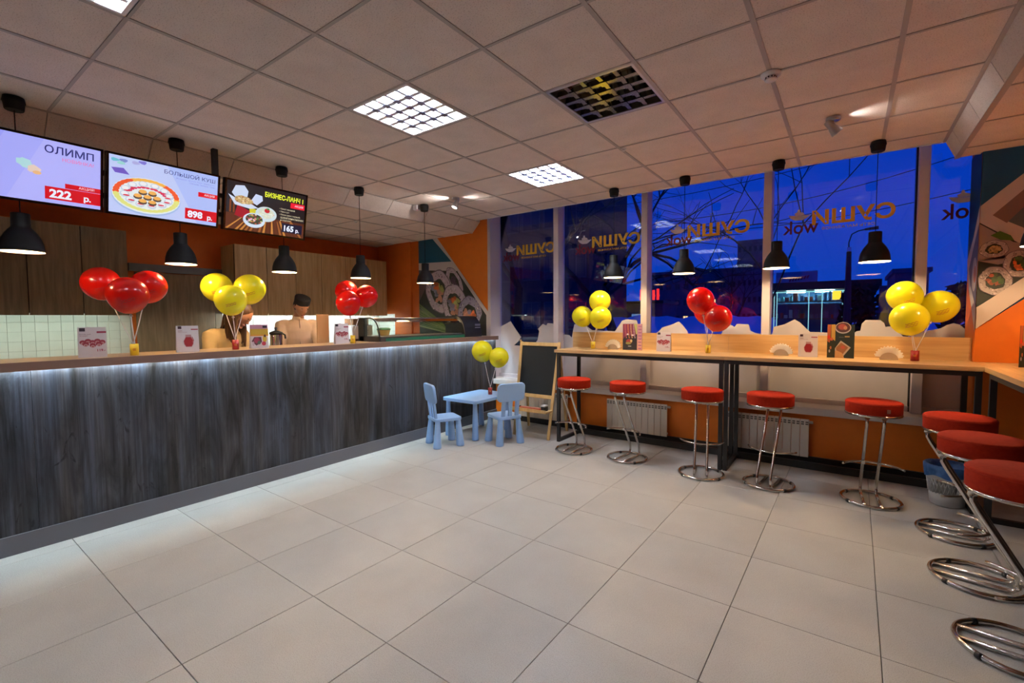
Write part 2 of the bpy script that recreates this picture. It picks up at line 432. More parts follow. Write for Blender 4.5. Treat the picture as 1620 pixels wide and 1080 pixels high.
# ---- windows
MULX = [-4.36, -3.25, -2.02, -.712, .508, 1.75]
FILM = {
1: [(-4.36, 1.264), (-4.32, 1.332), (-4.12, 1.419), (-4.04, 1.315), (-3.93, 1.185), (-3.98, 1.119), (-4.06, 1.06), (-3.68, 1.043), (-3.66, 1.126), (-3.64, 1.145), (-3.61, 1.273), (-3.63, 1.309), (-3.55, 1.382), (-3.49, 1.356), (-3.47, 1.392), (-3.34, 1.383), (-3.32, 1.33), (-3.25, 1.312)],
2: [(-3.25, 1.24), (-3.12, 1.227), (-3.08, 1.193), (-3.06, 1.297), (-3.04, 1.375), (-2.92, 1.393), (-2.77, 1.3), (-2.45, 1.288), (-2.4, 1.361), (-2.35, 1.426), (-2.29, 1.442), (-2.16, 1.434), (-2.14, 1.37), (-2.08, 1.371), (-2.05, 1.332), (-2.01, 1.269)],
3: [(-2.0, 1.26), (-1.9, 1.271), (-1.84, 1.341), (-1.72, 1.38), (-1.64, 1.417), (-1.59, 1.365), (-1.54, 1.299), (-1.53, 1.262), (-1.17, 1.268), (-1.14, 1.332), (-1.08, 1.382), (-1.03, 1.354), (-1.01, 1.389), (-.89, 1.383), (-.87, 1.314), (-.82, 1.287), (-.71, 1.281)],
4: [(-.70, 1.27), (-.66, 1.283), (-.65, 1.357), (-.55, 1.384), (-.46, 1.436), (-.41, 1.404), (-.36, 1.346), (-.32, 1.307), (-.18, 1.303), (.04, 1.30), (.06, 1.318), (.09, 1.325), (.1, 1.392), (.13, 1.429), (.24, 1.428), (.27, 1.399), (.28, 1.363), (.33, 1.369), (.38, 1.316), (.41, 1.276), (.50, 1.271)],
5: [(.51, 1.27), (.55, 1.278), (.58, 1.33), (.67, 1.354), (.71, 1.383), (.75, 1.399), (.79, 1.388), (.82, 1.355), (.9, 1.3), (1.75, 1.28)]}
YEL = (.78, .44, .015); DRED = (.16, .006, .012)
for k in range(1, 6):
    a, b = MULX[k-1], MULX[k]
    win = shell('window_%d' % k, ((a+b)/2, 5.6, .58))
    if k == 1: bx(a, 5.40, .5, a+.05, 5.68, 3.2).build('frame_jamb', M_pvc, win)
    bx(b-.038, 5.50, .58, b+.038, 5.68, 3.2).build('mullion', M_pvc, win, bevel=.004)
    bx(b-.05, 5.60, .58, b-.038, 5.68, 3.2).build('glazing_bead', M_black, win)
    bx(a, 5.60, .58, b, 5.68, .63).build('frame_sill', M_pvc, win)
    bx(a, 5.60, 3.15, b, 5.68, 3.2).build('frame_head', M_pvc, win)
    bx(a, 5.646, .6, b, 5.650, 3.17).build('glass_pane', M_glass, win)
    f = FILM[k]; f = [(f[0][0], .6)]+f+[(f[-1][0], .6)]
    MB().prism([(x, 5.643, z) for x, z in f], (0, 0, 0), (0, .0008, 0)).build('frosted_film', M_film, win)
    # lettering on the outside of the glass, read from the street
    xr = .325-1.225*(4-k)
    p = Print((xr, 5.652, 0), (-1, 0, 0), (0, 0, 1), step=.0004)
    hs = .150
    p.text('СУШИ', 0, 2.385, h=hs, w=.655, c=YEL, bold=.03)
    p.text('СЕТЬ МАГАЗИНОВ', .15, 2.335, h=.026, w=.42, c=YEL, bold=.02)
    p.text('wok', .60, 2.315, h=.135, w=.31, c=DRED, bold=.012)
    p.poly([(.665, 2.50), (.70, 2.47), (.735, 2.452), (.80, 2.452), (.84, 2.475), (.865, 2.51), (.765, 2.497)], (.62, .60, .66))
    p.poly([(.72, 2.503), (.755, 2.50), (.80, 2.503), (.81, 2.523), (.785, 2.535), (.78, 2.56), (.765, 2.562), (.76, 2.535), (.73, 2.525)], (.62, .60, .66))
    p.build('street_sign_lettering', win)
    p2 = Print((xr, 5.6455, 0), (-1, 0, 0), (0, 0, 1), step=-.0004)
    p2.text('СУШИ', 0, 2.385, h=hs, w=.655, c=YEL, bold=.03)
    p2.text('СЕТЬ МАГАЗИНОВ', .15, 2.335, h=.026, w=.42, c=YEL, bold=.02)
    p2.text('wok', .60, 2.315, h=.135, w=.31, c=DRED, bold=.012)
    p2.poly([(.665, 2.50), (.70, 2.47), (.735, 2.452), (.80, 2.452), (.84, 2.475), (.865, 2.51), (.765, 2.497)], (.62, .60, .66))
    p2.poly([(.72, 2.503), (.755, 2.50), (.80, 2.503), (.81, 2.523), (.785, 2.535), (.78, 2.56), (.765, 2.562), (.76, 2.535), (.73, 2.525)], (.62, .60, .66))
    p2.build('inside_sign_lettering', win)

# ---- sushi posters
RICE = (.58, .50, .60); NORI = (.02, .03, .02); SALM = (.62, .14, .03)
def roll(p, u, v, ru, rv, fills, rot=0, rice=RICE):
    cr, sr = math.cos(rot), math.sin(rot)
    def at(k, a): x = ru*k*math.cos(a); y = rv*k*math.sin(a); return u+x*cr-y*sr, v+x*sr+y*cr
    p.disc(u, v, ru*1.05, rv*1.05, (.13, .10, .14), 30, rot, .05); p.disc(u, v, ru, rv, rice, 30, rot, .05)
    random.seed(int(abs(u)*1000+abs(v)*77))
    for q in range(90):
        a = random.random()*2*PI; k = random.uniform(.56, .98); g = random.uniform(.55, 1.25)
        c = random.choice([rice, rice, (rice[0]*.7, rice[1]*.62, rice[2]*.72), (.62, .58, .60)]); c = tuple(min(.8, x*g) for x in c)
        p.disc(*at(k, a), ru*random.uniform(.05, .10), rv*random.uniform(.03, .06), c, 7, random.random()*3)
    for q in range(16):
        a = random.random()*2*PI; p.disc(*at(random.uniform(.6, .98), a), ru*.035, rv*.022, (.02, .015, .03), 6, a)
    p.disc(*at(0, 0), ru*.60, rv*.60, NORI, 20, rot, .1)
    cols = [f[3] for f in fills] or [SALM]
    for q in range(34):
        a = random.random()*2*PI; k = random.uniform(0, .46); c = cols[int((a/(2*PI)*len(cols)+k) % len(cols))]; g = random.uniform(.65, 1.3)
        p.disc(*at(k, a), ru*random.uniform(.10, .20), rv*random.uniform(.08, .16), tuple(min(.8, x*g) for x in c), 8, random.random()*3, .2)
FILLS = [(-.2, -.05, .30, (.40, .42, .12)), (.2, -.1, .32, SALM), (.0, .28, .26, (.24, .24, .34)), (.12, -.35, .14, (.62, .30, .20))]
pp = Print((-5.83, 5.398, 0), (1, 0, 0), (0, 0, 1))      # u = X+5.83, v = Z
pp.poly([(0, 1.2), (1.48, 1.2), (1.48, 1.56), (.40, 2.8), (0, 2.8)], (.66, .62, .62))
pp.poly([(0, 2.385), (.745, 2.36), (.28, 2.8), (0, 2.8)], (.0, .085, .17))
pp.poly([(0, 1.2), (1.46, 1.2), (1.46, 1.50), (.90, 2.20), (0, 2.27)], (.012, .02, .014))
for q in range(34):
    a = .2+.03*q; u0 = .02+.011*q
    pp.poly([(0, 1.32+.012*q), (0, 1.335+.012*q), (.72-.006*q, 1.22+.006*q), (.70-.006*q, 1.215+.006*q)] if q % 3 else [(0, 1.5+.006*q), (0, 1.512+.006*q), (.5, 1.30)], random.choice([(.10, .17, .03), (.20, .26, .08), (.05, .10, .02), (.30, .34, .16)]))
pp.poly([(0, 1.75), (.18, 2.0), (.30, 2.21), (.05, 2.26), (0, 2.26)], (.10, .08, .09))
roll(pp, .80, 2.06, .24, .12, [(.1, .1, .5, (.08, .05, .09))], -.9)
roll(pp, .46, 1.90, .27, .34, FILLS, .3)
roll(pp, .80, 1.68, .24, .32, FILLS, .15)
roll(pp, 1.12, 1.50, .24, .30, FILLS[1:]+[(-.25, 0, .2, (.45, .35, .10))], -.2, (.36, .34, .48))
pp.poly([(1.46, 1.2), (1.46, 1.50), (1.40, 1.58), (1.30, 1.38), (1.08, 1.2)], (.01, .012, .012))
pp.poly([(1.48, 1.2), (1.48, 1.56), (1.02, 2.09), (.93, 2.20), (.86, 2.27), (.90, 2.18), (1.46, 1.51), (1.46, 1.2)], (.66, .62, .62))
poster = pp.build('poster_print', None); poster.parent = wf; poster.location = -wf.location

pr = Print((.82, 5.197, 0), (1, 0, 0), (0, 0, 1))      # front of the pillar, u = X-.82
pr.poly([(0, 1.36), (.50, 1.80), (.60, 1.9), (.60, 2.8), (0, 2.8)], (.0, .07, .20))
pr.poly([(0, 1.36), (.58, 1.95), (.58, 3-.02-.18), (.50, 2.80), (0, 2.33)], (.56, .50, .49))
pr.poly([(.07, 2.25), (.26, 2.12), (.58, 2.02), (.58, 2.72), (.50, 2.70)], (.10, .13, .15))
pr.poly([(.07, 2.25), (.15, 2.18), (.40, 2.50), (.38, 2.58)], (.22, .14, .13))
pr.disc(.42, 2.28, .16, .12, (.20, .28, .34), 16, .3, .1); pr.disc(.30, 2.26, .05, .04, (.34, .12, .06), 10)
pr.poly([(0, 1.53), (.58, 2.04), (.58, 1.96), (.22, 2.02), (0, 2.20)], (.03, .032, .034))
pr.poly([(0, 2.19), (.19, 2.03), (.58, 1.93), (.58, 2.04), (.30, 1.80), (0, 1.9)], (.32, .25, .23))
pr.poly([(0, 1.53), (.58, 2.05), (.58, 2.0), (.4, 1.93), (.1, 1.86), (0, 1.9)], (.012, .018, .016))
roll(pr, .085, 1.985, .08, .065, [(0, 0, .4, (.45, .3, .12))], 0, (.42, .36, .34))
roll(pr, .225, 1.86, .085, .10, [(0, 0, .45, (.05, .12, .03)), (-.2, .2, .3, SALM)], .2, (.44, .39, .38))
roll(pr, .098, 1.735, .092, .11, [(0, 0, .45, (.05, .10, .03)), (-.5, .1, .4, (.35, .09, .04))], .2, (.44, .39, .38))
roll(pr, .33, 1.93, .08, .07, [(0, 0, .5, (.40, .14, .07))], .2, (.42, .36, .34))
pr.poly([(.06, 2.09), (.11, 2.12), (.17, 2.08), (.19, 2.04), (.12, 2.05)], (.06, .16, .02))
pr.poly([(0, 1.36), (.58, 1.92), (.58, 2.05), (0, 1.53)], (.56, .50, .46))
q1 = pr.build('poster_print', None); q1.parent = wr; q1.location = -wr.location
ps = Print((.817, 5.6, 0), (0, -1, 0), (0, 0, 1))       # side of the pillar, u = 5.6-Y
ps.poly([(0, 1.86), (.40, 1.36), (.40, 2.8), (0, 2.8)], (.0, .035, .085))
ps.poly([(0, 1.90), (.10, 1.70), (.40, 1.33), (.40, 2.34), (.22, 2.12), (0, 1.95)], (.56, .50, .49))
ps.poly([(.08, 1.86), (.16, 1.72), (.40, 1.53), (.40, 2.2), (.22, 2.02)], (.10, .09, .13))
ps.disc(.30, 1.80, .09, .14, (.40, .35, .36), 14); ps.disc(.32, 1.80, .05, .07, (.32, .09, .04), 10)
q2 = ps.build('poster_print', None); q2.parent = wr; q2.location = -wr.location

# ---- door behind the counter
door = shell('door_1', (-6.88, 2.33, 0))
bx(-6.9, 1.86, 0, -6.86, 2.70, 2.04).build('door_leaf', M_oakd, door)
bx(-6.9, 2.71, 0, -6.87, 2.79, 2.04).build('door_jamb', M_oakd, door)
bx(-6.9, 1.80, 2.05, -6.85, 2.80, 2.14).build('door_head', M_kick, door)
MB().tube([(-6.86, 2.62, 1.0), (-6.82, 2.62, 1.0), (-6.82, 2.52, 1.0)], .009).build('door_handle', M_alu, door)

# ================================================================ OUTDOORS
gr = bx(-90, 5.72, -.6, 90, 220, -.5).build('ground', M_snow); tag(gr, kind='structure')
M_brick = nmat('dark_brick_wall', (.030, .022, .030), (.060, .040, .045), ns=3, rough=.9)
M_conc = nmat('dusk_haze_concrete', (.05, .06, .09), (.09, .10, .14), ns=1, rough=.9)  # bluish dusk haze is put into the concrete colour
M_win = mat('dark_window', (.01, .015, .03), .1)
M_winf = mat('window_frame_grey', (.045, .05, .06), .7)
def building(name, x0, x1, y0, y1, h, m, label, cols, rows, wx, wz, z0=.9, dz=3.0, lit=()):
    t = thing(name, ((x0+x1)/2, y0, -.5), label, 'building')
    bx(x0, y0, -.5, x1, y1, h).build('wall_block', m, t)
    bx(x0-.2, y0-.2, h, x1+.2, y1, h+.35).build('roof_edge', M_conc, t)
    if not cols: return t
    px = (x1-x0)/cols; fr = None; pn = None
    for i in range(cols):
        for j in range(rows):
            cx = x0+px*(i+.5); cz = z0+dz*j; cx -= t.location.x; cz -= t.location.z
            if fr is None:
                fr = MB().box(-wx/2, -.06, -wz/2, wx/2, 0, wz/2).build('window_frame', M_winf, t, local=True)
                pn = MB().box(-wx/2+.08, -.08, -wz/2+.08, -.03, -.05, wz/2-.08).box(.03, -.08, -wz/2+.08, wx/2-.08, -.05, wz/2-.08).build('pane', M_win, fr, local=True)
                fr.location = (cx, 0, cz); pn.location = (0, 0, 0); pn.parent = fr
            else:
                g = fr.copy(); C.objects.link(g); g.location = (cx, 0, cz)
                q = pn.copy(); C.objects.link(q); q.parent = g
                if (i, j) in lit: q.data = pn.data.copy(); q.data.materials[0] = emat('lit_room', (1, .62, .25), 1.2)
    return t
building('brick_building', -26, -12.0, 24, 29.5, 15.5, M_brick, 'dark tall brick building filling the two leftmost window panes', 9, 5, 1.3, 1.7, z0=1.6)
building('tower_block', -14.4, -10.8, 80, 92, 12.9, M_conc, 'tall dark block beyond the third window pane', 5, 5, .45, .9, z0=1.5, dz=2.6)
building('long_low_house', -30, -15, 84, 94, 9.2, M_conc, 'long low house far away left of the tall block', 10, 3, .9, 1.0, z0=1.2, dz=2.8, lit=((7, 1), (4, 0)))
building('stepped_house', -10.4, -5.5, 88, 96, 6.5, M_conc, 'small distant house right of the tall block, behind the billboard', 5, 2, .6, 1.0, z0=1.2, dz=2.8, lit=((2, 1),))
building('dark_flat_house', 3.0, 5.1, 50, 60, 5.0, M_conc, 'dark flat-topped house behind the mullion near the right end of the windows', 4, 2, .5, .9, z0=1.5, dz=2.4)
building('grey_far_house', 7.5, 22, 90, 98, 3.6, M_conc, 'low grey far house beyond the rightmost window pane', 9, 2, .9, 1.0, z0=1.0, dz=2.6, lit=((0, 0),))
# small lit shop
sh = thing('street_shop', (-11.2, 32, -.5), 'small shop with a red lit sign beyond the second window pane', 'shop')
bx(-13.2, 32, -.5, -10.4, 35, 2.4).build('wall_block', M_conc, sh)
bx(-13.4, 31.5, 2.4, -10.2, 35, 2.6).build('roof_slab', M_black, sh)
bx(-12.6, 31.94, .2, -11.4, 32, 1.7).build('shop_window', emat('cool_lit_room', (.15, .3, .6), .5), sh)
p = Print((-11.9, 31.6, 2.65), (1.5, 0, 0), (0, 0, .75), e=1.4, step=.01)
for q in range(5): p.rect(.02+q*.2, 0, .14+q*.2, .9 if q % 2 else 1, (.85, .02, .02)); p.rect(.06+q*.2, .3, .16+q*.2, .45, (.85, .02, .02))
p.build('red_lit_sign', sh)
# glazed kiosk with a billboard on its roof
kx0, kx1, ky = -2.35, -.15, 20.0
ki = thing('glass_kiosk', ((kx0+kx1)/2, ky, -.5), 'glass kiosk lit in cyan with shelves of goods, seen through the fourth pane', 'kiosk')
bx(kx0, ky, -.5, kx1, ky+2, -.1).build('plinth', M_conc, ki)
bx(kx0-.3, ky-.3, 2.42, kx1+1.0, ky+2.2, 2.7).build('roof_slab', M_black, ki)
M_kled = emat('cyan_kiosk_tube', (.45, 1, .95), .55)
for x in (kx0+.05, kx0+.14, kx0+1.15, kx0+1.55, kx1-.05): bx(x-.012, ky-.02, -.1, x+.012, ky+.02, 2.36).build('lit_post', M_kled, ki)
bx(kx0, ky-.02, 2.34, kx1, ky+.02, 2.38).build('lit_header', M_kled, ki)
bx(kx0, ky+.1, 1.35, kx1, ky+1.0, 1.4).build('shelf', M_conc, ki); bx(kx0, ky+.1, .5, kx1, ky+1.0, .55).build('shelf', M_conc, ki); bx(kx0, ky+.1, 2.0, kx1, ky+1.0, 2.03).build('shelf', M_conc, ki)
bx(kx0, ky+1.1, -.1, kx1, ky+1.15, 2.4).build('back_wall', mat('kiosk_blue', (.02, .08, .22), .5), ki)
g = MB()
random.seed(5)
for z in (.55, 1.4, 2.03):
    x = kx0+.1
    while x < kx1-.2:
        w_ = random.uniform(.05, .14); h_ = random.uniform(.12, .32); g.use(random.choice([mat('goods_pale', (.5, .6, .62), .5), mat('goods_teal', (.08, .3, .35), .5), mat('goods_blue', (.04, .1, .3), .5), mat('goods_red', (.3, .04, .04), .5)]))
        g.box(x, ky+.15, z, x+w_, ky+.4, z+h_); x += w_+random.uniform(.01, .08)
tag(g.build('goods', None, ki), kind='stuff')
bx(kx0, ky, -.1, kx1, ky+.01, 2.4).build('glass_front', M_glass, ki)
for q in range(2): bx(kx0+.4+q*.9, ky+.5, 2.36, kx0+1.0+q*.9, ky+.6, 2.39).build('ceiling_tube', emat('kiosk_lamp', (.5, 1, .95), 60), ki)
bx(kx1-.35, ky-.08, 2.05, kx1-.1, ky-.03, 2.35).build('yellow_lit_sign', emat('yellow_sign_light', (1, .55, .03), 1.3), ki)
bb = thing('billboard', (-1.9, 23, -.5), 'pale billboard with red script standing above the glass kiosk', 'billboard')
bx(-2.6, 23, 2.72, -1.1, 23.1, 3.35).build('board', mat('billboard_board', (.35, .32, .40), .6), bb)
bx(-2.5, 23.02, -.5, -2.4, 23.1, 2.72).build('post', M_black, bb); bx(-1.4, 23.02, -.5, -1.3, 23.1, 2.72).build('post', M_black, bb)
p = Print((-2.6, 22.98, 2.72), (1.5, 0, 0), (0, 0, .62), step=.004)
for q in range(7): p.poly([(.32+q*.07, .35+.03*q), (.36+q*.07, .33+.03*q), (.40+q*.07, .58+.03*q), (.35+q*.07, .55+.03*q)], (.35, .03, .06))
p.build('red_script', bb)
# street lamp, wires
lp = thing('street_lamp', (-.05, 16, -.5), 'tall dark street lamp with curved arm right of the kiosk', 'street lamp')
MB().tube([(-.05, 16, -.5), (-.05, 16, .4), (-.05, 16, 3.25)], [.14, .11, .06], 10).build('post', M_black, lp)
MB().tube([(-.05, 16, 3.2), (-.06, 16, 3.5), (.0, 16, 3.72), (.15, 16, 3.8), (.3, 16, 3.82)], .018, 6).build('arm', M_black, lp)
MB().tube([(.28, 16, 3.82), (.58, 16, 3.84)], [.03, .05], 8).build('lamp_head', M_black, lp)
MB().box(-.10, 15.9, 3.25, 0, 16, 3.36).build('insulator', M_white, lp)
for n, (za, zb, xa, xb, y, lab) in enumerate([(6.6, 7.6, -12, 4, 20, 'thin dark overhead wire, highest of the three across the sky'), (5.6, 7.1, -7, 5, 20.5, 'thin dark overhead wire, middle of the three across the sky'), (5.0, 5.6, -7, 5, 19.5, 'thin dark overhead wire, lowest of the three across the sky')]):
    MB_ = MB(); pts = [(xa+(xb-xa)*t/12, y, za+(zb-za)*t/12-.5*math.sin(PI*t/12)) for t in range(13)]
    tag(MB_.tube(pts, .014, 5).build('overhead_wire', M_black), lab, 'wire')
# bare trees
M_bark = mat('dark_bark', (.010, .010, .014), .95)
def bare_tree(loc, h, seed, label, lean=.1, spread=1.0, r0=.16, depth=5):
    random.seed(seed); t = thing('bare_tree', loc, label, 'tree'); L = Vector(loc)
    tr = MB(); tw = MB()
    def grow(p, d, ln, r, k):
        pts = [p]; q = p
        for s in range(3):
            if q.y < 9: d.y = abs(d.y)
            if q.z < 2.2: d.z = max(d.z, .25)
            d = (d+Vector((random.uniform(-.22, .22), random.uniform(-.22, .22), random.uniform(-.12, .1)))*spread).normalized(); q = q+d*ln/3; pts.append(q)
        (tr if k >= depth-1 else tw).tube(pts, [r, r*.88, r*.78, r*.66], 6 if k > 2 else 4, cap=False)
        if k == 0: return
        for s in range(3 if k > 1 else 3):
            dd = (d+Vector((random.uniform(-1, 1), random.uniform(-1, 1), random.uniform(-.45, .6)))*.85*spread).normalized()
            grow(pts[random.choice([2, 3, 3])], dd, ln*random.uniform(.62, .85), r*.55, k-1)
    grow(L, Vector((lean, 0, 1)).normalized(), h*.36, r0, depth)
    tr.build('trunk', M_bark, t); tag(tw.build('branches', M_bark, t), kind='stuff')
bare_tree((-5.4, 13.0, -.5), 8.4, 4, 'bare tree close outside between the second and third window panes', .12, 1.1, .17)
bare_tree((-1.75, 14.2, -.5), 9.0, 11, 'slim bare tree behind the mullion between third and fourth panes', .0, .8, .05)
bare_tree((-9.6, 13.5, -.5), 8.5, 21, 'bare tree in front of the dark brick building at the left panes', .15, 1.0, .2)
bare_tree((-7.0, 40, -.5), 7.0, 31, 'far small bare tree beyond the third window pane', .0, 1.0, .15, 4)
def shrub(x, y, rx, h, seed, label):
    random.seed(seed); t = thing('dark_shrub', (x, y, -.5), label, 'shrub'); f = MB(); s = MB()
    for q in range(5): s.tube([(x+random.uniform(-.2, .2), y, -.5), (x+random.uniform(-rx, rx)*.6, y, -.5+h*.7)], .03, 5)
    for q in range(900):
        a = random.uniform(0, 2*PI); k = random.random()**.5; z = random.random()
        px, py, pz = x+rx*k*math.cos(a)*(1-.5*z), y+rx*.6*k*math.sin(a), -.5+h*z
        d = Vector((random.uniform(-1, 1), random.uniform(-1, 1), random.uniform(-1, 1))).normalized()*.16; e = d.orthogonal().normalized()*.08; c = Vector((px, py, pz))
        f.add([c-d, c+e, c+d, c-e], [(0, 1, 2, 3)])
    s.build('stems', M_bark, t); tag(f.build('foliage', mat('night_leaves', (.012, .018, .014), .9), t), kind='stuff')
shrub(.25, 17.5, .8, 2.9, 3, 'dark shrub at the foot of the street lamp')
shrub(2.1, 13.5, .8, 2.6, 4, 'dark shrub beyond the rightmost window pane')
shrub(3.3, 15.5, 1.3, 3.0, 5, 'larger dark shrub at the right edge of the windows')
sb = MB(); sb.smooth = True; random.seed(9); nx = 60; cols = []
for i in range(nx+1):
    x = -15+28*i/nx; hgt = 1.50+.06*math.sin(i*.7)+.06*math.sin(i*1.9)
    cols.append([(x, 25.0, -.55), (x, 25.9, hgt*.45-.2), (x, 26.7+.15*math.sin(i), hgt), (x, 27.8, hgt-.05), (x, 29.5, -.55)])
sb.add([p for c in cols for p in c], [(i*5+j, i*5+j+5, i*5+j+6, i*5+j+1) for i in range(nx) for j in range(4)])
tag(sb.build('snow_bank', M_snow), 'long ridge of snow along the far side of the street', 'snow bank')
cb = thing('green_utility_box', (1.0, 16.5, -.5), 'dark green utility box with pale crates on top, right of the lamp post', 'utility box')
bx(.62, 16.3, -.5, 1.3, 16.9, 1.55).build('cabinet', mat('dark_green', (.03, .05, .02), .6), cb)
bx(.60, 16.28, 1.55, 1.32, 16.92, 1.62).build('lid', M_conc, cb)
for a in range(3): bx(.66+a*.2, 16.4, 1.62, .82+a*.2, 16.6, 2.3-a*.15).build('crate', M_conc, cb)

# ================================================================ LIGHT FITTINGS
def troffer(cx, cy, lit, label, level=1.0):
    t = thing('ceiling_light', (cx, cy, 2.898), label, 'ceiling light', 'square louvred lights set in the ceiling grid')
    fr = MB(); a = .296; b = .272
    for x0, y0, x1, y1 in ((-a, -a, a, -b), (-a, b, a, a), (-a, -b, -b, b), (b, -b, a, b)): fr.box(cx+x0, cy+y0, 2.897, cx+x1, cy+y1, 2.903)
    fr.build('frame', M_white if lit else M_alu, t)
    h = MB()
    for x0, y0, x1, y1 in ((-a, -a, a, -b-.004), (-a, b+.004, a, a), (-a, -b, -b-.004, b), (b+.004, -b, a, b)): h.box(cx+x0, cy+y0, 2.903, cx+x1, cy+y1, 2.985)
    h.box(cx-a, cy-a, 2.985, cx+a, cy+a, 2.99); h.build('housing', M_shade_in if lit else mat('reflector_unlit', (.18, .16, .13), .3, .8), t)  # switched-off housing gets its dimness from a darker colour
    lj = mat('cell_shade_blue', (.30, .32, .50), .3, .5) if lit else mat('louvre_aluminium_unlit', (.22, .19, .15), .18, 1)
    lv = mat('louvre_aluminium_lit', (.80, .84, .90), .4, 0) if lit else mat('louvre_aluminium_unlit', (.22, .19, .15), .18, 1)  # bright lit and dark unlit look is put into the louvre colour
    for k in range(4):
        y = cy-.272+.1088*(k+1); x = cx-.272+.1088*(k+1)
        MB().add([(cx-.27, y-.016, 2.902), (cx+.27, y-.016, 2.902), (cx+.27, y+.016, 2.902), (cx-.27, y+.016, 2.902), (cx-.27, y-.002, 2.943), (cx+.27, y-.002, 2.943), (cx+.27, y+.002, 2.943), (cx-.27, y+.002, 2.943)],
                 [(0, 3, 2, 1), (4, 5, 6, 7), (0, 1, 5, 4), (1, 2, 6, 5), (2, 3, 7, 6), (3, 0, 4, 7)]).build('louvre_blade', lv, t)
        MB().add([(x-.013, cy-.27, 2.903), (x+.013, cy-.27, 2.903), (x+.013, cy+.27, 2.903), (x-.013, cy+.27, 2.903), (x-.002, cy-.27, 2.943), (x+.002, cy-.27, 2.943), (x+.002, cy+.27, 2.943), (x-.002, cy+.27, 2.943)],
                 [(0, 3, 2, 1), (4, 5, 6, 7), (0, 1, 5, 4), (1, 2, 6, 5), (2, 3, 7, 6), (3, 0, 4, 7)]).build('louvre_blade', lv, t)
    for a_ in range(4):
        for b_ in range(4):
            x = cx-.272+.1088*(a_+1); y = cy-.272+.1088*(b_+1); bx(x-.022, y-.026, 2.898, x+.022, y+.026, 2.9018).build('cell_shade_plate', lj, t)  # plates added at the crossings to paint in the dim blue cells
    for k in range(4):
        x = cx-.204+.136*k
        MB().tube([(x, cy-.26, 2.965), (x, cy+.26, 2.965)], .014, 8).build('tube', (emat('fluorescent_tube_light_%d' % (level*100), (.80, .88, 1.0), TUBE_E*level)) if lit else M_tubeoff, t)
    return t
LBL = ['lit square louvred light nearest the middle of the ceiling', 'lit square louvred light closest to the windows', 'lit square louvred light cut by the top left edge of the picture', 'lit louvred light behind the camera, mirrored in the window glass', 'rearmost lit louvred light, mirrored in the window glass']
for (x, y), l, lv_ in zip(LIT, LBL, (1, 1.15, .30, .25, .25)): troffer(x, y, True, l, lv_)
troffer(*UNLIT[0], False, 'switched-off square louvred light with dark reflective cells')

PEND = [(-4.37, .597), (-4.37, 1.488), (-4.37, 2.335), (-4.37, 3.19), (-4.37, 4.154), (-2.159, 4.93), (-1.395, 4.95), (-.561, 4.97), (.158, 4.92), (1.0, 4.43)]
PLB = ['black pendant lamp at the left end of the counter, below the 222 price screen', 'black pendant lamp hanging in front of the middle (898) price screen', 'black pendant lamp hanging in front of the dark (165) price screen',
       'black pendant lamp over the red balloons beside the capped man', 'black pendant lamp over the glass sushi display case', 'leftmost black pendant lamp over the window bar, above yellow balloons', 'black pendant lamp in front of the third pane, above the red balloons',
       'black pendant lamp over the window bar beside the mullion, left of the kiosk view', 'black pendant lamp over the window bar nearest the right wall', 'black pendant lamp at the right edge of the picture by the sushi poster']
def pendant():
    t = thing('pendant_lamp', (0, 0, 0), 'x', 'pendant lamp', 'black dome pendant lamps')
    MB().lathe([(.050, 2.897), (.056, 2.865), (.052, 2.862), (.047, 2.82), (.044, 2.815)], n=24, cap0=True, cap1=True).build('ceiling_cup', M_matt, t)
    MB().tube([(0, 0, 2.82), (0, 0, 2.16)], .0032, 6).build('cord', M_matt, t)
    MB().lathe([(.004, 2.165), (.043, 2.163), (.046, 2.158), (.046, 2.078), (.050, 2.070), (.062, 2.055), (.078, 2.032), (.094, 2.000), (.103, 1.965), (.106, 1.935), (.109, 1.915), (.1075, 1.915)], n=40).build('shade', M_matt, t)
    MB().lathe([(.1072, 1.9152), (.1035, 1.936), (.1005, 1.965), (.0915, 1.998), (.0755, 2.030), (.060, 2.052), (.044, 2.066), (.002, 2.07)], n=40).build('shade_lining', M_shade_in, t)
    b = MB().lathe([(.002, 1.975), (.018, 1.979), (.027, 1.990), (.029, 2.003), (.022, 2.02), (.014, 2.035), (.013, 2.06)], n=16).build('bulb', M_bulb, t)
    return t
pe = pendant()
lamp = bpy.data.lights.new('pendant_light', 'POINT'); lamp.energy = PEND_W; lamp.color = (1, .70, .38); lamp.shadow_soft_size = .02
for k, ((x, y), l) in enumerate(zip(PEND, PLB)):
    o = pe if k == 0 else dup(pe)
    o.location = (x, y, 0); o['label'] = l
    lo = bpy.data.objects.new('pendant_light', lamp); C.objects.link(lo); lo.parent = o; lo.location = (0, 0, 1.945)

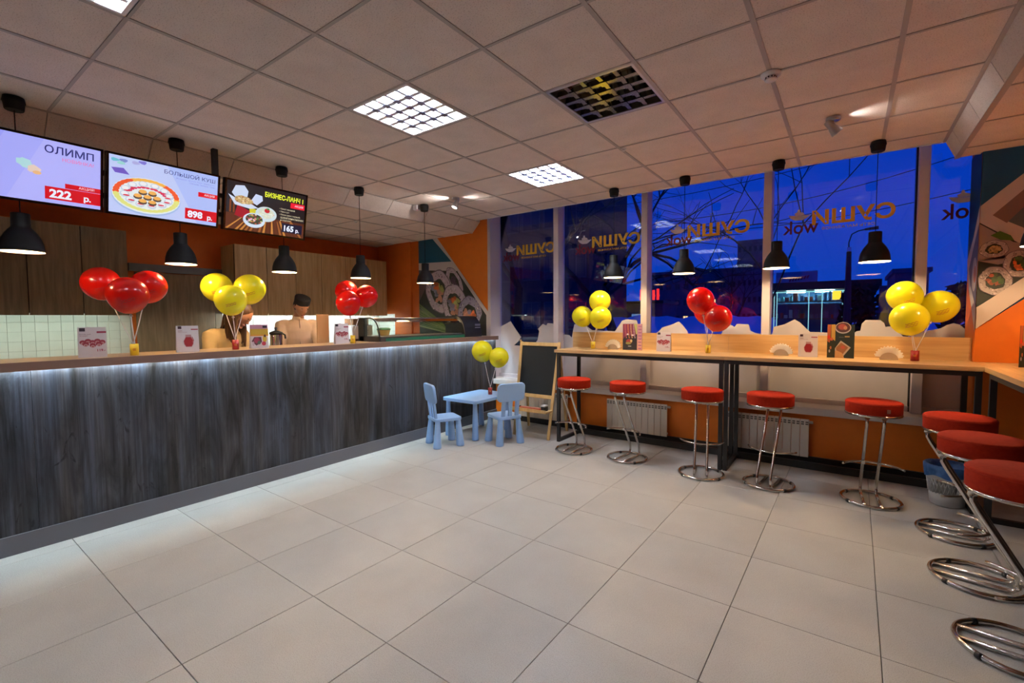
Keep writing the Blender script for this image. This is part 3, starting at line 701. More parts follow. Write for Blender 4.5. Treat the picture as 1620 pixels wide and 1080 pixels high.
def spot(x, y, aim, label, fan):
    t = thing('ceiling_spotlight', (x, y, 2.896), label, 'spotlight', 'small ceiling spotlights')
    MB().lathe([(.045, 2.896), (.045, 2.878), (.038, 2.872), (.002, 2.872)], (x, y, 0), 20).build('ceiling_plate', M_alu, t)
    MB().tube([(x, y, 2.874), (x, y, 2.845)], .007, 8).build('stem', M_alu, t)
    a = Vector(aim).normalized(); c = Vector((x, y, 2.825)); rot = a.to_track_quat('Z', 'Y').to_matrix().to_4x4()
    h = MB().lathe([(.002, -.065), (.026, -.062), (.026, -.01), (.030, .0), (.040, .045), (.040, .052), (.034, .052), (.020, .02)], n=20); h.xf(Matrix.Translation(c) @ rot); h.build('lamp_head', M_alu, t)
    l = MB().lathe([(.033, .046), (.002, .047)], n=16); l.xf(Matrix.Translation(c) @ rot); l.build('lens', emat('spot_lens', (1, .92, .85), 9), t)
    for d, e, sz in fan:
        s = bpy.data.lights.new('spot_beam', 'SPOT'); s.energy = SPOT_W*e; s.color = (1, .90, .82); s.spot_size = sz; s.spot_blend = 1.0; s.shadow_soft_size = .01
        so = bpy.data.objects.new('spot_beam', s); C.objects.link(so); so.parent = t
        dv = Vector(d).normalized(); so.rotation_euler = dv.to_track_quat('-Z', 'Y').to_euler(); so.location = Vector((x, y, 2.838))+dv*.03-t.location
spot(-.13, 4.14, (.55, .25, -.75), 'chrome ceiling spotlight casting a fan of light toward the right wall', [((1, .16, .02), .30, 1.5), ((.55, .25, -.75), .8, 1.0)])
spot(-3.82, 4.14, (-.1, -.4, -.9), 'chrome ceiling spotlight above the display case end of the counter', [((-.8, -.5, .02), .5, 1.7), ((.9, .6, .02), .5, 1.7), ((-.1, -.4, -.9), .8, 1.0)])
def detector(x, y, r, label, z=2.896, name='smoke_detector', cat='smoke detector'):
    t = thing(name, (x, y, z), label, cat)
    MB().lathe([(r, z), (r*.98, z-r*.22), (r*.6, z-r*.30), (.001, z-r*.30)], (x, y, 0), 24).build('base', M_white, t)
    MB().lathe([(r*.5, z-r*.30), (r*.5, z-r*.55), (r*.62, z-r*.60), (r*.55, z-r*.72), (.001, z-r*.74)], (x, y, 0), 24).build('sensor_head', M_white, t)
    if r > .04:
        g = MB()
        for q in range(10): a = q*PI/5; g.tube([(x+r*.50*math.cos(a), y+r*.50*math.sin(a), z-r*.36), (x+r*.50*math.cos(a), y+r*.50*math.sin(a), z-r*.5)], .004, 5)
        g.build('slots', M_black, t)
detector(-.41, 3.18, .055, 'large white smoke detector on a crossing of the ceiling grid')
detector(-1.585, 3.81, .026, 'small white sprinkler button on the ceiling between lights and windows')
detector(-5.29, 3.80, .026, 'small white sprinkler button on the lower ceiling behind the counter', 2.748)

jb = thing('junction_box', (-4.46, 4.12, 2.86), 'small white box on the ceiling edge beside the lamp over the display case', 'box')
bx(-4.495, 4.08, 2.835, -4.43, 4.145, 2.895).build('box_body', M_white, jb, bevel=.003); bx(-4.4295, 4.09, 2.845, -4.428, 4.135, 2.885).build('cover', M_white, jb)

# ================================================================ SERVICE COUNTER
ct = thing('service_counter', (-4.4, 2.2, 0), 'long service counter clad in dark weathered grey wood panels', 'counter')
for a, b in ((-3.0, -1.22), (-1.218, .58), (.582, 2.15), (2.152, 3.75), (3.752, 5.395)):
    bx(-4.24, a, .12, -4.215, b, 1.162).build('front_panel', M_grey, ct)
bx(-4.24, -3.0, 0, -4.20, 5.395, .122).build('kick_plate', M_kick, ct)
bx(-4.60, -3.0, .05, -4.24, 5.39, 1.16).build('carcass', M_oakd, ct)
bx(-5.05, -3.0, .86, -4.60, 5.2, .90).build('inner_worktop', M_white, ct)
bx(-5.0, -3.0, .05, -4.60, 5.2, .86).build('inner_cupboards', M_oakd, ct)
tp = thing('countertop', (-4.4, 2.2, 1.165), 'long oak-look countertop lit from beneath by an LED strip', 'countertop')
bx(-4.66, -3.0, 1.190, -4.1775, 5.40, 1.207).build('slab', M_top, tp, bevel=.002)
bx(-4.177, -3.0, 1.152, -4.165, 5.40, 1.2075).build('front_lip', mat('brown_edge_band', (.20, .115, .085), .4), tp)
bx(-4.66, -3.0, 1.162, -4.235, 5.40, 1.189).build('core', M_top, tp)
bx(-4.196, -2.9, 1.180, -4.182, 5.38, 1.1895).build('led_strip', M_led, tp)

# back counter
bc = thing('back_counter', (-6.6, 2.3, 0), 'low counter with white top along the wall behind the staff', 'counter')
for a, b in ((-2, 1.75), (2.82, 5.36)):
    n = int((b-a)/.6)
    bx(-6.89, a, .05, -6.42, b, .86).build('carcass', M_oakd, bc); bx(-6.895, a, .86, -6.32, b, .90).build('worktop', M_white, bc)
    for k in range(n):
        d = bx(-6.42, a+k*(b-a)/n+.003, .1, -6.40, a+(k+1)*(b-a)/n-.003, .85).build('cupboard_door', M_oak, bc)
def wall_cab(a, b, doors, m, label):
    t = thing('wall_cabinet', (-6.7, (a+b)/2, 1.54), label, 'wall cabinet', 'handleless wood wall cabinets')
    bx(-6.895, a+.001, 1.545, -6.535, b-.001, 2.45).build('body', m, t); bx(-6.534, a+.003, 1.54, -6.519, b-.003, 2.448).build('gap_shade_sheet', M_black, t)  # black sheet behind the doors stands in for shade in the gaps
    for k in range(doors):
        y0 = a+(b-a)*k/doors; y1 = a+(b-a)*(k+1)/doors
        bx(-6.516, y0+.004, 1.522, -6.498, y1-.004, 2.452).build('door', m, t)
    MB().box(-6.59, a+.02, 1.534, -6.56, b-.02, 1.5445).build('led_strip', M_ledw if a > 2 else M_ledg, t)
wall_cab(-.29, .11, 1, M_oakd, 'dark oak wall cabinet outside the left edge, first of the left block')
wall_cab(.11, .51, 1, M_oakd, 'dark oak wall cabinet at the very left edge, behind the first pendant lamp')
wall_cab(.51, .912, 1, M_oakd, 'dark oak wall cabinet under the 222 price screen, second from the left edge')
wall_cab(.912, 1.315, 1, M_oakd, 'dark oak wall cabinet above the white tent card with red rolls')
wall_cab(1.315, 1.70, 1, M_oakd, 'dark oak wall cabinet behind the left red balloons, beside the door')
wall_cab(2.81, 3.225, 1, M_oak, 'light oak wall cabinet next to the door, above the bending woman')
wall_cab(3.225, 4.042, 2, M_oak, 'light oak double wall cabinet behind the capped man')
wall_cab(4.042, 4.459, 1, M_oak, 'light oak wall cabinet between the two double ones, behind red balloons')
wall_cab(4.459, 5.27, 2, M_oak, 'light oak double wall cabinet touching the orange corner')

# things on the back counter and the inner side
t = thing('brown_microwave', (-6.3, 4.62, .9), 'dark brown box appliance on the back counter left of the display case', 'appliance')
bx(-6.6, 4.42, .9, -6.28, 4.84, 1.15).build('cabinet', mat('dark_brown_case', (.06, .025, .012), .35), t); bx(-6.28, 4.46, .93, -6.265, 4.72, 1.12).build('door', M_black, t); bx(-6.28, 4.74, .93, -6.268, 4.82, 1.12).build('control_panel', M_alu, t)
t = thing('white_label_printer', (-6.35, 4.62, 1.15), 'white box appliance with printed front standing on the brown one', 'appliance')
bx(-6.58, 4.43, 1.151, -6.30, 4.80, 1.36).build('case', M_white, t); bx(-6.32, 4.48, 1.361, -6.30, 4.78, 1.37).build('top_lip', M_black, t)
p = Print((-6.298, 4.5, 1.2), (0, .25, 0), (0, 0, .1))
for q in range(3): p.rect(.1, .15+q*.3, .9, .3+q*.3, (.35, .38, .45))
p.build('label', t)
t = thing('brown_carton', (-6.4, 4.62, 1.372), 'small brown carton on top of the white box appliance', 'carton')
bx(-6.54, 4.45, 1.371, -6.32, 4.74, 1.47).build('carton_body', mat('brown_card', (.25, .11, .045), .8), t); bx(-6.32, 4.58, 1.371, -6.315, 4.61, 1.47).build('tape', M_black, t)
t = thing('steel_urn', (-4.9, 2.505, .9), 'round stainless steel urn with black lid behind the counter', 'urn')
MB().lathe([(.062, .902), (.062, .93), (.060, .94), (.060, 1.30), (.056, 1.31)], (-4.9, 2.505, 0), 28, cap0=True).build('body', M_chrome, t)
MB().lathe([(.065, 1.31), (.064, 1.33), (.03, 1.345), (.012, 1.35), (.012, 1.365), (.016, 1.38), (.001, 1.385)], (-4.9, 2.505, 0), 28, cap0=True).build('lid', M_black, t)
MB().tube([(-4.9, 2.565, 1.32), (-4.9, 2.60, 1.30), (-4.9, 2.605, 1.26)], .009, 6).build('handle', M_black, t)
t = thing('tan_upright_panel', (-4.70, 2.92, .9), 'tan upright panel standing behind the counter right of the capped man', 'panel')
bx(-4.70, 2.845, .902, -4.68, 2.985, 1.52).build('board', nmat('tan_board', (.46, .27, .13), (.52, .31, .16), scale=(4, 4, 1), ns=4, rough=.6), t, bevel=.004)
bx(-4.78, 2.86, .902, -4.70, 2.97, .93).build('foot', M_white, t)

# ---- sushi display case
t = thing('sushi_display_case', (-4.45, 4.2, 1.207), 'curved glass sushi display case with black ends on the countertop', 'display case')
y0, y1 = 3.32, 5.12
def case_prof(y, s=1.0, r0=-4.60, r1=-4.25, zb=1.25, zt=1.475):
    return [(r0, y, zb), (r1, y, zb)]+[(r1-.0-.16*(1-math.cos(a)), y, zb+(zt-zb)*math.sin(a)) for a in [PI/2*q/7 for q in range(1, 8)]]+[(r0, y, zt)]
bx(-4.61, y0+.02, 1.207, -4.24, y1-.35, 1.262).build('base', M_black, t, bevel=.004)
bx(-4.241, y0+.09, 1.212, -4.236, y1-.02, 1.245).build('green_strip', mat('green_plastic', (.01, .12, .08), .2), t)  # plain green plastic strip along the case base, not lit
MB().prism([(-4.60, y0, 1.21), (-4.25, y0, 1.21), (-4.25, y0, 1.265), (-4.60, y0, 1.265)], (0, 0, 0), (0, .03, 0)).build('end_plinth', M_black, t)
ep = case_prof(y0+.012, zb=1.25, zt=1.475)
MB().tube(ep[1:]+[ep[0]], .008, 6).build('end_rim', M_black, t)
MB().prism(case_prof(y0+.010, zb=1.255, zt=1.47), (0, 0, 0), (0, .003, 0)).build('end_glass', M_cglass, t)
bx(-4.62, y0, 1.21, -4.52, y0+.05, 1.48).build('rear_corner_post', M_black, t)
MB().prism(case_prof(y1-.38, zb=1.21, zt=1.50, r1=-4.23), (0, 0, 0), (0, .36, 0)).build('motor_housing', M_black, t, bevel=.006)
MB().box(-4.232, y1-.17, 1.36, -4.226, y1-.06, 1.39).box(-4.232, y1-.17, 1.33, -4.226, y1-.06, 1.345).build('vent_grille', M_alu, t)
gp = case_prof(y0+.03)[1:-1]
g = MB(); g.smooth = True
vs = []
for x, y, z in gp: vs += [(x, y0+.03, z), (x, y1-.38, z)]
g.add(vs, [(2*i, 2*i+2, 2*i+3, 2*i+1) for i in range(len(gp)-1)]); g.smooth = False
g.build('curved_glass', M_cglass, t)
bx(-4.60, y0+.03, 1.468, -4.41, y1-.38, 1.474).build('top_glass', M_cglass, t)
MB().tube([(-4.41, y0+.03, 1.474), (-4.41, y1-.38, 1.474)], .006, 6).build('top_trim', M_alu, t)
bx(-4.60, y0+.05, 1.262, -4.27, y1-.40, 1.268).build('tray_deck', M_alu, t)
bx(-4.605, y0+.03, 1.262, -4.595, y1-.38, 1.474).build('rear_door', M_cglass, t)
t = thing('food_tub', (-4.45, 3.55, 1.268), 'round tub with a green lid inside the left end of the display case', 'tub')
MB().lathe([(.06, 1.27), (.075, 1.33), (.075, 1.335)], (-4.45, 3.55, 0), 20, cap0=True).build('bowl', mat('tub_ochre', (.35, .22, .05), .5), t)
MB().lathe([(.08, 1.335), (.08, 1.35), (.05, 1.36), (.001, 1.36)], (-4.45, 3.55, 0), 20, cap0=True).build('lid', mat('green_lid', (.05, .16, .06), .4), t)

# ---- price screens
RED = (.60, .004, .012); WHT = (.80, .86, 1.0); NAVY = (.02, .02, .16)
def screen(yc, label):
    t = thing('menu_screen', (0, 0, 0), label, 'screen', 'price screens hanging over the counter')
    MB().box(-.05, -.377, -.222, -.006, .377, .222).build('case', M_black, t)
    fr = MB()
    for a in ((-.377, -.222, .377, -.205), (-.377, .207, .377, .222), (-.377, -.205, -.362, .207), (.362, -.205, .377, .207)): fr.box(-.006, a[0], a[1], .004, a[2], a[3])
    fr.build('bezel', mat('glossy_black', (.006, .006, .01), .15), t)
    MB().box(-.062, -.1, -.08, -.05, .1, .08).build('rear_bracket', M_black, t)
    p = Print((-.004, -.362, -.205), (0, .724, 0), (0, 0, .412), e=.70)
    return t, p
def place(t, yc): t.location = (-4.265, yc*.963, 1.467+1.011*.963); t.rotation_euler = (0, .19, 0); t.scale = (.963, .963, .963)
# first: violet-blue with a small faint roll
t, p = screen(.66, 'leftmost price screen, pale violet, reading ОЛИМП and 222 р.')
p.rect(0, 0, 1, 1, (.30, .32, .86)); p.poly([(.1, 0), (1, 0), (1, 1), (.35, 1)], (.36, .38, .90)); p.poly([(.35, 0), (1, 0), (1, 1), (.6, 1)], (.42, .43, .92))
p.disc(.47, .57, .05, .08, (.40, .66, .70), 14, .3, .15); p.disc(.53, .50, .045, .06, (.72, .58, .50), 12, 0, .2); p.disc(.55, .45, .03, .03, (.75, .45, .22), 10)
p.text('ОЛИМП', .95, .80, h=.125, c=NAVY, align='r', bold=.012); p.text('НОВИНКА!', .95, .70, h=.06, c=(.75, .2, .45), align='r', bold=.01)
p.rect(.74, .27, 1, .35, RED); p.text('АКЦИЯ!', .955, .285, h=.05, c=(.9, .7, .8), align='r', bold=.02)
p.rect(.60, .06, 1, .265, RED); p.text('222', .63, .09, h=.14, c=WHT, bold=.04); p.text('р.', .875, .075, h=.10, c=WHT, bold=.04)
p.build('display', t); place(t, .66)
# second: pale blue with a big sushi platter
t, p = screen(1.43, 'middle price screen, pale blue with a sushi platter, reading БОЛЬШОЙ КУШ and 898 р.')
p.rect(0, 0, 1, 1, (.40, .50, .90)); p.poly([(0, 0), (.8, 0), (.5, 1), (0, 1)], (.50, .58, .90)); p.poly([(.02, .78), (.12, .80), (.17, .70), (.05, .70)], (.16, .10, .52))
for u, v, c in ((.05, .92, (.15, .50, .62)), (.12, .93, (.20, .26, .60)), (.28, .96, (.20, .18, .62)), (.10, .88, (.30, .62, .62)), (.22, .93, (.4, .4, .7))): p.disc(u, v, .035, .03, c, 10, 0, .2)
p.disc(.325, .345, .305, .325, (.34, .48, .74), 30); p.disc(.325, .37, .30, .32, (.72, .78, .80), 30)
for q in range(34):
    a = 2*PI*q/34; c = (.80, .10, .03) if (.1 < a < 1.1 or 2.2 < a < 3.3) else ((.85, .45, .08) if a < PI else (.70, .72, .22))
    p.disc(.325+.268*math.cos(a), .38+.275*math.sin(a), .028, .045, c, 8, a)
for q in range(12):
    a = 2*PI*q/12+.2; p.disc(.325+.20*math.cos(a), .39+.19*math.sin(a), .042, .058, (.55, .62, .72), 10); p.disc(.325+.20*math.cos(a), .40+.19*math.sin(a), .030, .035, (.80, .82, .86), 9)
    p.disc(.325+.185*math.cos(a), .365+.16*math.sin(a), .030, .014, (.66, .03, .06), 8)
for q in range(11): a = .35+2.45*q/10; p.disc(.325+.16*math.cos(a), .385+.135*math.sin(a), .02, .018, (.62, .03, .10), 7)
for q in range(7):
    a = 2*PI*q/6; r_ = .085 if q < 6 else 0
    p.disc(.325+r_*math.cos(a), .335+r_*1.15*math.sin(a), .040, .042, (.10, .06, .05), 9); p.disc(.325+r_*math.cos(a), .36+r_*1.15*math.sin(a), .036, .035, (.80, .42, .10), 9)
p.text('БОЛЬШОЙ КУШ', .97, .855, w=.50, h=.095, c=NAVY, align='r', bold=.006)
for v, s in ((.79, 'Филадельфия ролл, Калифорния ролл,'), (.745, 'Самурай, Темпура, Токио')): p.text(s, .97, v, h=.036, c=(.22, .26, .55), align='r')
p.rect(.80, .54, 1, .63, (.70, .01, .02)); p.text('АКЦИЯ', .97, .56, h=.05, c=WHT, align='r', bold=.03)
p.rect(.675, .07, 1, .28, RED); p.text('898', .70, .10, h=.14, c=WHT, bold=.04); p.text('р.', .90, .075, h=.10, c=WHT, bold=.04)
p.build('display', t); place(t, 1.43)
# third: dark with lunch boxes
t, p = screen(2.225, 'rightmost price screen, dark with lunch dishes, reading БИЗНЕС-ЛАНЧ 1 and 165 р.')
p.rect(0, 0, 1, 1, (.014, .009, .012)); p.rect(0, 0, 1, .34, (.10, .025, .008))
for q in range(18): p.poly([(q/18, 0), (q/18+.03, 0), (.2+q*.035+.012, .3+.04*(q % 3)), (.2+q*.035, .3)], random.choice([(.34, .12, .03), (.55, .24, .05), (.12, .03, .01)]))
for u in (.04, .08, .30): p.rect(u, .35, u+.02, .62, (.22, .06, .01))
p.poly([(.10, .30), (.26, .24), (.30, .42), (.13, .52)], (.34, .008, .02)); p.poly([(.28, .38), (.33, .32), (.36, .48), (.27, .52)], (.60, .55, .03))
p.poly([(.06, .76), (.10, .92), (.20, .95), (.25, .84), (.24, .72), (.10, .68)], (.56, .66, .86)); p.poly([(.02, .72), (.10, .52), (.28, .48), (.38, .52), (.30, .58), (.10, .66)], (.62, .70, .86)); p.poly([(.28, .64), (.34, .82), (.42, .80), (.43, .70), (.36, .58)], (.55, .64, .86))
p.disc(.20, .64, .11, .085, (.50, .36, .16), 16, -.2, .1)
for q in range(46):
    a = random.random()*6.28; k = random.random()**.5; p.disc(.20+.10*k*math.cos(a), .64+.08*k*math.sin(a), .014, .008, random.choice([(.75, .58, .30), (.60, .40, .14), (.35, .12, .05), (.8, .7, .5)]), 6, a)
p.disc(.48, .42, .135, .165, (.56, .68, .72), 24); p.disc(.48, .44, .10, .12, (.62, .66, .56), 20); p.disc(.49, .50, .035, .05, (.55, .02, .03), 10); p.disc(.50, .54, .02, .02, (.05, .28, .06), 8)
for q in range(24): a = random.random()*6.28; k = random.random()**.5; p.disc(.48+.10*k*math.cos(a), .41+.09*k*math.sin(a), .012, .008, random.choice([(.75, .78, .55), (.7, .35, .3), (.8, .85, .8)]), 6, a)
p.disc(.335, .245, .135, .16, (.60, .72, .86), 24); p.disc(.335, .27, .105, .115, (.05, .05, .03), 20)
for q in range(40): a = random.random()*6.28; k = random.random()**.5; p.disc(.335+.095*k*math.cos(a), .27+.10*k*math.sin(a), .015, .014, random.choice([(.55, .10, .04), (.1, .25, .05), (.8, .65, .5), (.35, .05, .05), (.65, .4, .12), (.7, .5, .7)]), 6, a)
p.text('БИЗНЕС-ЛАНЧ 1', .96, .80, w=.51, h=.115, c=(.85, .95, .05), align='r', bold=.03)
p.rect(.79, .66, .985, .78, (.80, .01, .03)); p.text('АКЦИЯ', .965, .69, h=.055, c=WHT, align='r', bold=.03)
for q, s in enumerate(('• Салат овощной', '• Мисо суп', '• Лапша удон с курицей,', '  шампиньонами', '  и соусом')): p.text(s, .645 if s[0] == '•' else .665, .585-.065*q, h=.042, c=(.66, .62, .42), bold=.006)
p.rect(.69, .08, .97, .29, (.008, .008, .03)); p.text('165', .72, .11, h=.14, c=WHT, bold=.04); p.text('р.', .88, .09, h=.09, c=WHT, bold=.04)
p.build('display', t); place(t, 2.225)
mt = thing('screen_mount', (-4.36, 1.43, 2.9), 'black ceiling pole and rails carrying the price screens', 'mount')
for y in (1.755, .3): bx(-4.375, y-.02, 2.40, -4.335, y+.02, 2.897).build('pole', M_blackm, mt)
for z in (2.36, 2.52): bx(-4.362, .2, z-.018, -4.340, 2.42, z+.018).build('rail', M_blackm, mt)

# ================================================================ WINDOW BAR
def bar_frame(t, x0, x1, y0, y1, z1=1.058):
    """black square-tube frame, long side along X"""
    r = .018
    for x in (x0+r, x1-r):
        for y in (y0+r, y1-r): bx(x-r, y-r, 0, x+r, y+r, z1).build('leg', M_blackm, t)
        bx(x-r, y0+2*r, 0, x+r, y1-2*r, 2*r).build('floor_rail', M_blackm, t)
        bx(x-r, y0+2*r, z1-2*r, x+r, y1-2*r, z1).build('top_cross_rail', M_blackm, t)
    for y in (y0+r, y1-r): bx(x0+2*r, y-r, z1-2*r, x1-2*r, y+r, z1).build('top_rail', M_blackm, t)
    bx(x0+2*r, y1-2*r, 0, x1-2*r, y1, 2*r+.03).build('rear_floor_rail', M_blackm, t)
bt = thing('window_bar', (-1.0, 5.0, 0), 'long oak bar table on a black steel frame in front of the windows', 'bar table')
bar_frame(bt, -2.775, -.955, 4.715, 5.255); bar_frame(bt, -.945, .795, 4.715, 5.255)
bx(-2.80, 4.70, 1.060, -.95, 5.27, 1.094).build('tabletop', M_oakh, bt, bevel=.0015)
bx(-.949, 4.70, 1.060, .815, 5.27, 1.094).build('tabletop', M_oakh, bt, bevel=.0015)
bx(-2.86, 5.27, 1.062, -1.02, 5.288, 1.285).build('splashboard', M_oakh, bt); bx(-1.018, 5.27, 1.062, .815, 5.288, 1.285).build('splashboard', M_oakh, bt)
rb = thing('side_bar', (1.1, 2.8, 0), 'oak bar table along the right wall behind the row of red stools', 'bar table')
bx(.80, .7, 1.060, 1.395, 4.699, 1.094).build('tabletop', M_oakhy, rb, bevel=.0015)
bx(.817, 4.70, 1.060, 1.395, 5.195, 1.094).build('tabletop', M_oakhy, rb)
for y in (.74, 2.6, 4.60):
    for x in (.83, 1.36): bx(x-.018, y-.018, 0, x+.018, y+.018, 1.058).build('leg', M_blackm, rb)
    bx(.848, y-.018, 0, 1.342, y+.018, .036).build('floor_rail', M_blackm, rb); bx(.848, y-.018, 1.022, 1.342, y+.018, 1.058).build('top_cross_rail', M_blackm, rb)
for x in (.83, 1.36): bx(x-.018, .758, 1.022, x+.018, 4.582, 1.058).build('top_rail', M_blackm, rb)
bx(1.37, .7, .0, 1.395, 4.69, 1.02).build('back_panel', mat('dark_panel', (.03, .012, .006), .6), rb)

# ================================================================ BAR STOOLS
def stool():
    t = thing('bar_stool', (0, 0, 0), 'x', 'bar stool')
    MB().ring((0, 0, .014), .193, .0125, 48, 10).build('base_ring', M_chrome, t)
    MB().ring((0, 0, .703), .176, .0095, 48, 8).build('seat_ring', M_chrome, t)
    for s in (-1, 1):
        y = .052*s; pts = [(-.183, y, .014), (.10, y, .014), (.135, y, .018), (.155, y, .040), (.155, y, .085), (.145, y, .12), (-.135, y, .610), (-.155, y, .65), (-.155, y, .675), (-.140, y, .690), (-.12, y, .694), (.165, y, .694)]
        MB().tube(pts, .0115, 10).build('z_tube', M_chrome, t)
        MB().tube([(-.172, y-.0, .694), (-.150, y, .690)], .017, 10).build('clamp', M_chrome, t)
        MB().tube([(.012, y, .298), (.045, y, .298)], .0135, 8).build('footrest_clamp', M_chrome, t)
    for a in (.9, PI-.9, -.9, PI+.9): MB().tube([(.193*math.cos(a)-.012*math.sin(a), .193*math.sin(a)+.012*math.cos(a), .0125), (.193*math.cos(a)+.012*math.sin(a), .193*math.sin(a)-.012*math.cos(a), .0125)], .0145, 10).build('rubber_foot', M_black, t)
    xf = .045; pts = []
    for q in range(13):
        a = -1.25+2.5*q/12; pts.append((xf-.193+.20*math.cos(a), .20*math.sin(a), .298))
    MB().tube(pts, .008, 8).build('footrest', M_chrome, t)
    
    MB().lathe([(.001, .706), (.176, .706), (.1815, .712), (.1825, .785), (.179, .797), (.168, .803), (.001, .806)], n=48).build('cushion', M_red, t)
    MB().ring((0, 0, .789), .1822, .0022, 48, 6).build('cushion_seam', M_red, t)
    g = MB().box(.1825, -.012, .735, .1845, .012, .765).build('metal_tag', M_alu, t)
    return t, g
st, tagm = stool()
D = math.radians
STO = [(-2.433, 4.508, 89, -150, 'red bar stool at the left end of the window bar, next to the easel'),
       (-1.835, 4.555, 82, -150, 'red bar stool in front of the middle radiator, second from the easel'),
       (-1.085, 4.485, 282, None, 'red bar stool just left of the paired black legs of the window bar'),
       (-.537, 4.549, 263, None, 'red bar stool in front of the right-hand radiator'),
       (.172, 4.596, 94, -62, 'red bar stool with a tag on its side, last along the window bar'),
       (.607, 4.205, -4, None, 'red bar stool along the right wall nearest the white waste basket'),
       (.605, 3.53, -8, None, 'red bar stool along the right wall, second from the waste basket'),
       (.62, 2.86, -5, None, 'red bar stool at the lower right edge, its cushion cut by the picture edge'),
       (.70, 2.26, 5, None, 'darkest red bar stool, barely inside the lower right corner')]
for k, (x, y, a, tg, l) in enumerate(STO):
    o = st if k == 0 else dup(st)
    o.location = (x, y, 0); o.rotation_euler = (0, 0, D(a)); o['label'] = l; o['group'] = 'chrome bar stools with round red cushions'
    for c in kids(o):
        if c.name.startswith('metal_tag'):
            if tg is None: bpy.data.objects.remove(c)
            else: c.rotation_euler = (0, 0, D(tg-a))

# ================================================================ RADIATORS, WASTE BASKET
def radiator(x0, n, label, y=5.335):
    t = thing('radiator', (x0+n*.0375, y, .085), label, 'radiator', 'white sectional radiators under the window sill')
    s0 = None
    for k in range(n):
        if s0 is None:
            s0 = MB().box(-.036, 0, 0, .036, .012, .375).box(-.006, .012, .01, .006, .03, .36).build('section', M_rad, t, bevel=.003, seg=1, local=True)
            gm = MB()
            for zz in (.325, .345):
                for xx in (-.018, .018): gm.box(xx-.012, -.001, zz-.006, xx+.012, .001, zz+.007)
            g0 = gm.build('grille_slots', M_radd, t, local=True)
            o, g = s0, g0
        else: o = s0.copy(); C.objects.link(o); g = g0.copy(); C.objects.link(g)
        lx = -n*.0375+.0375+k*.075
        o.location = (lx, 0, 0); g.location = (lx, 0, 0)
    MB().tube([(x0, y+.02, .43), (x0+n*.075+.03, y+.02, .43)], .014, 8).tube([(x0, y+.02, .12), (x0+n*.075, y+.02, .12)], .014, 8).build('header_pipe', M_rad, t)
radiator(-3.80, 11, 'white radiator half hidden behind the blackboard easel')
radiator(-2.42, 10, 'white radiator behind the second bar stool')
radiator(-1.04, 10, 'white radiator behind the fourth bar stool, beside the paired table legs')
wb = thing('waste_basket', (.65, 4.86, 0), 'white slatted plastic waste basket with a blue bag, under the bar corner', 'waste basket')
M_bkt = mat('white_basket_plastic', (.50, .50, .50), .5); M_bag = nmat('blue_bag_plastic', (.02, .10, .35), (.05, .18, .50), ns=30, rough=.35, bump=.6)
MB().lathe([(.001, .004), (.102, .004), (.108, .06), (.110, .10)], (.65, 4.86, 0), 32).build('solid_bottom', M_bkt, wb)
g = MB()
for q in range(30):
    a = 2*PI*q/30; b = a+.22
    g.tube([(.65+.110*math.cos(a), 4.86+.110*math.sin(a), .095), (.65+.124*math.cos(b), 4.86+.124*math.sin(b), .205)], .0035, 5)
    b = a-.22
    g.tube([(.65+.110*math.cos(a), 4.86+.110*math.sin(a), .095), (.65+.124*math.cos(b), 4.86+.124*math.sin(b), .205)], .0035, 5)
g.build('lattice', M_bkt, wb)
MB().lathe([(.124, .20), (.135, .295), (.140, .30), (.137, .303), (.128, .30), (.10, .1), (.001, .08)], (.65, 4.86, 0), 32).build('rim_band', M_bkt, wb)
g = MB(); g.smooth = True; n = 48; o = 0; vs = []
for i, (r, z) in enumerate(((.120, .12), (.132, .20), (.141, .23), (.146, .28), (.145, .312), (.137, .318), (.124, .29), (.10, .12))):
    for j in range(n):
        a = 2*PI*j/n; rr = r*(1+.018*math.sin(9*a+i)+.012*math.sin(17*a)) if 1 < i < 6 else r*.985
        zz = z+(.012*math.sin(5*a) if i == 2 else 0)
        vs.append((.65+rr*math.cos(a), 4.86+rr*math.sin(a), zz))
g.add(vs[2*n:], [(i*n+j, i*n+(j+1) % n, (i+1)*n+(j+1) % n, (i+1)*n+j) for i in range(5) for j in range(n)])
g.build('blue_bag', M_bag, wb)

# ================================================================ KIDS' CORNER
def cone_leg(x, y, z1, r0=.041, r1=.025, dx=0, dy=0):
    m = MB(); n0 = 0
    m.lathe([(.001, 0), (r0-.004, 0), (r0, .006), (r0, .03), (r1, z1)], n=20)
    for i, v in enumerate(m.v): k = 1-v.z/z1; m.v[i] = Vector((v.x+x+dx*k, v.y+y+dy*k, v.z))
    return m
def rrect(x0, y0, x1, y1, r, n=5):
    pts = []
    for cx, cy, a0 in ((x1-r, y1-r, 0), (x0+r, y1-r, PI/2), (x0+r, y0+r, PI), (x1-r, y0+r, 1.5*PI)):
        for q in range(n+1): a = a0+PI/2*q/n; pts.append((cx+r*math.cos(a), cy+r*math.sin(a)))
    return pts
kt = thing('kids_table', (-3.83, 4.53, 0), 'pale blue plastic children\'s table with conical legs by the counter end', 'table')
MB().prism([(x, y, .445) for x, y in rrect(-4.11, 4.15, -3.55, 4.91, .05)], (0, 0, 0), (0, 0, .04)).build('tabletop', M_kids, kt, bevel=.006)
for x, y, in ((-4.05, 4.21), (-3.61, 4.21), (-4.05, 4.85), (-3.61, 4.85)): cone_leg(x, y, .446).build('leg', M_kids, kt)
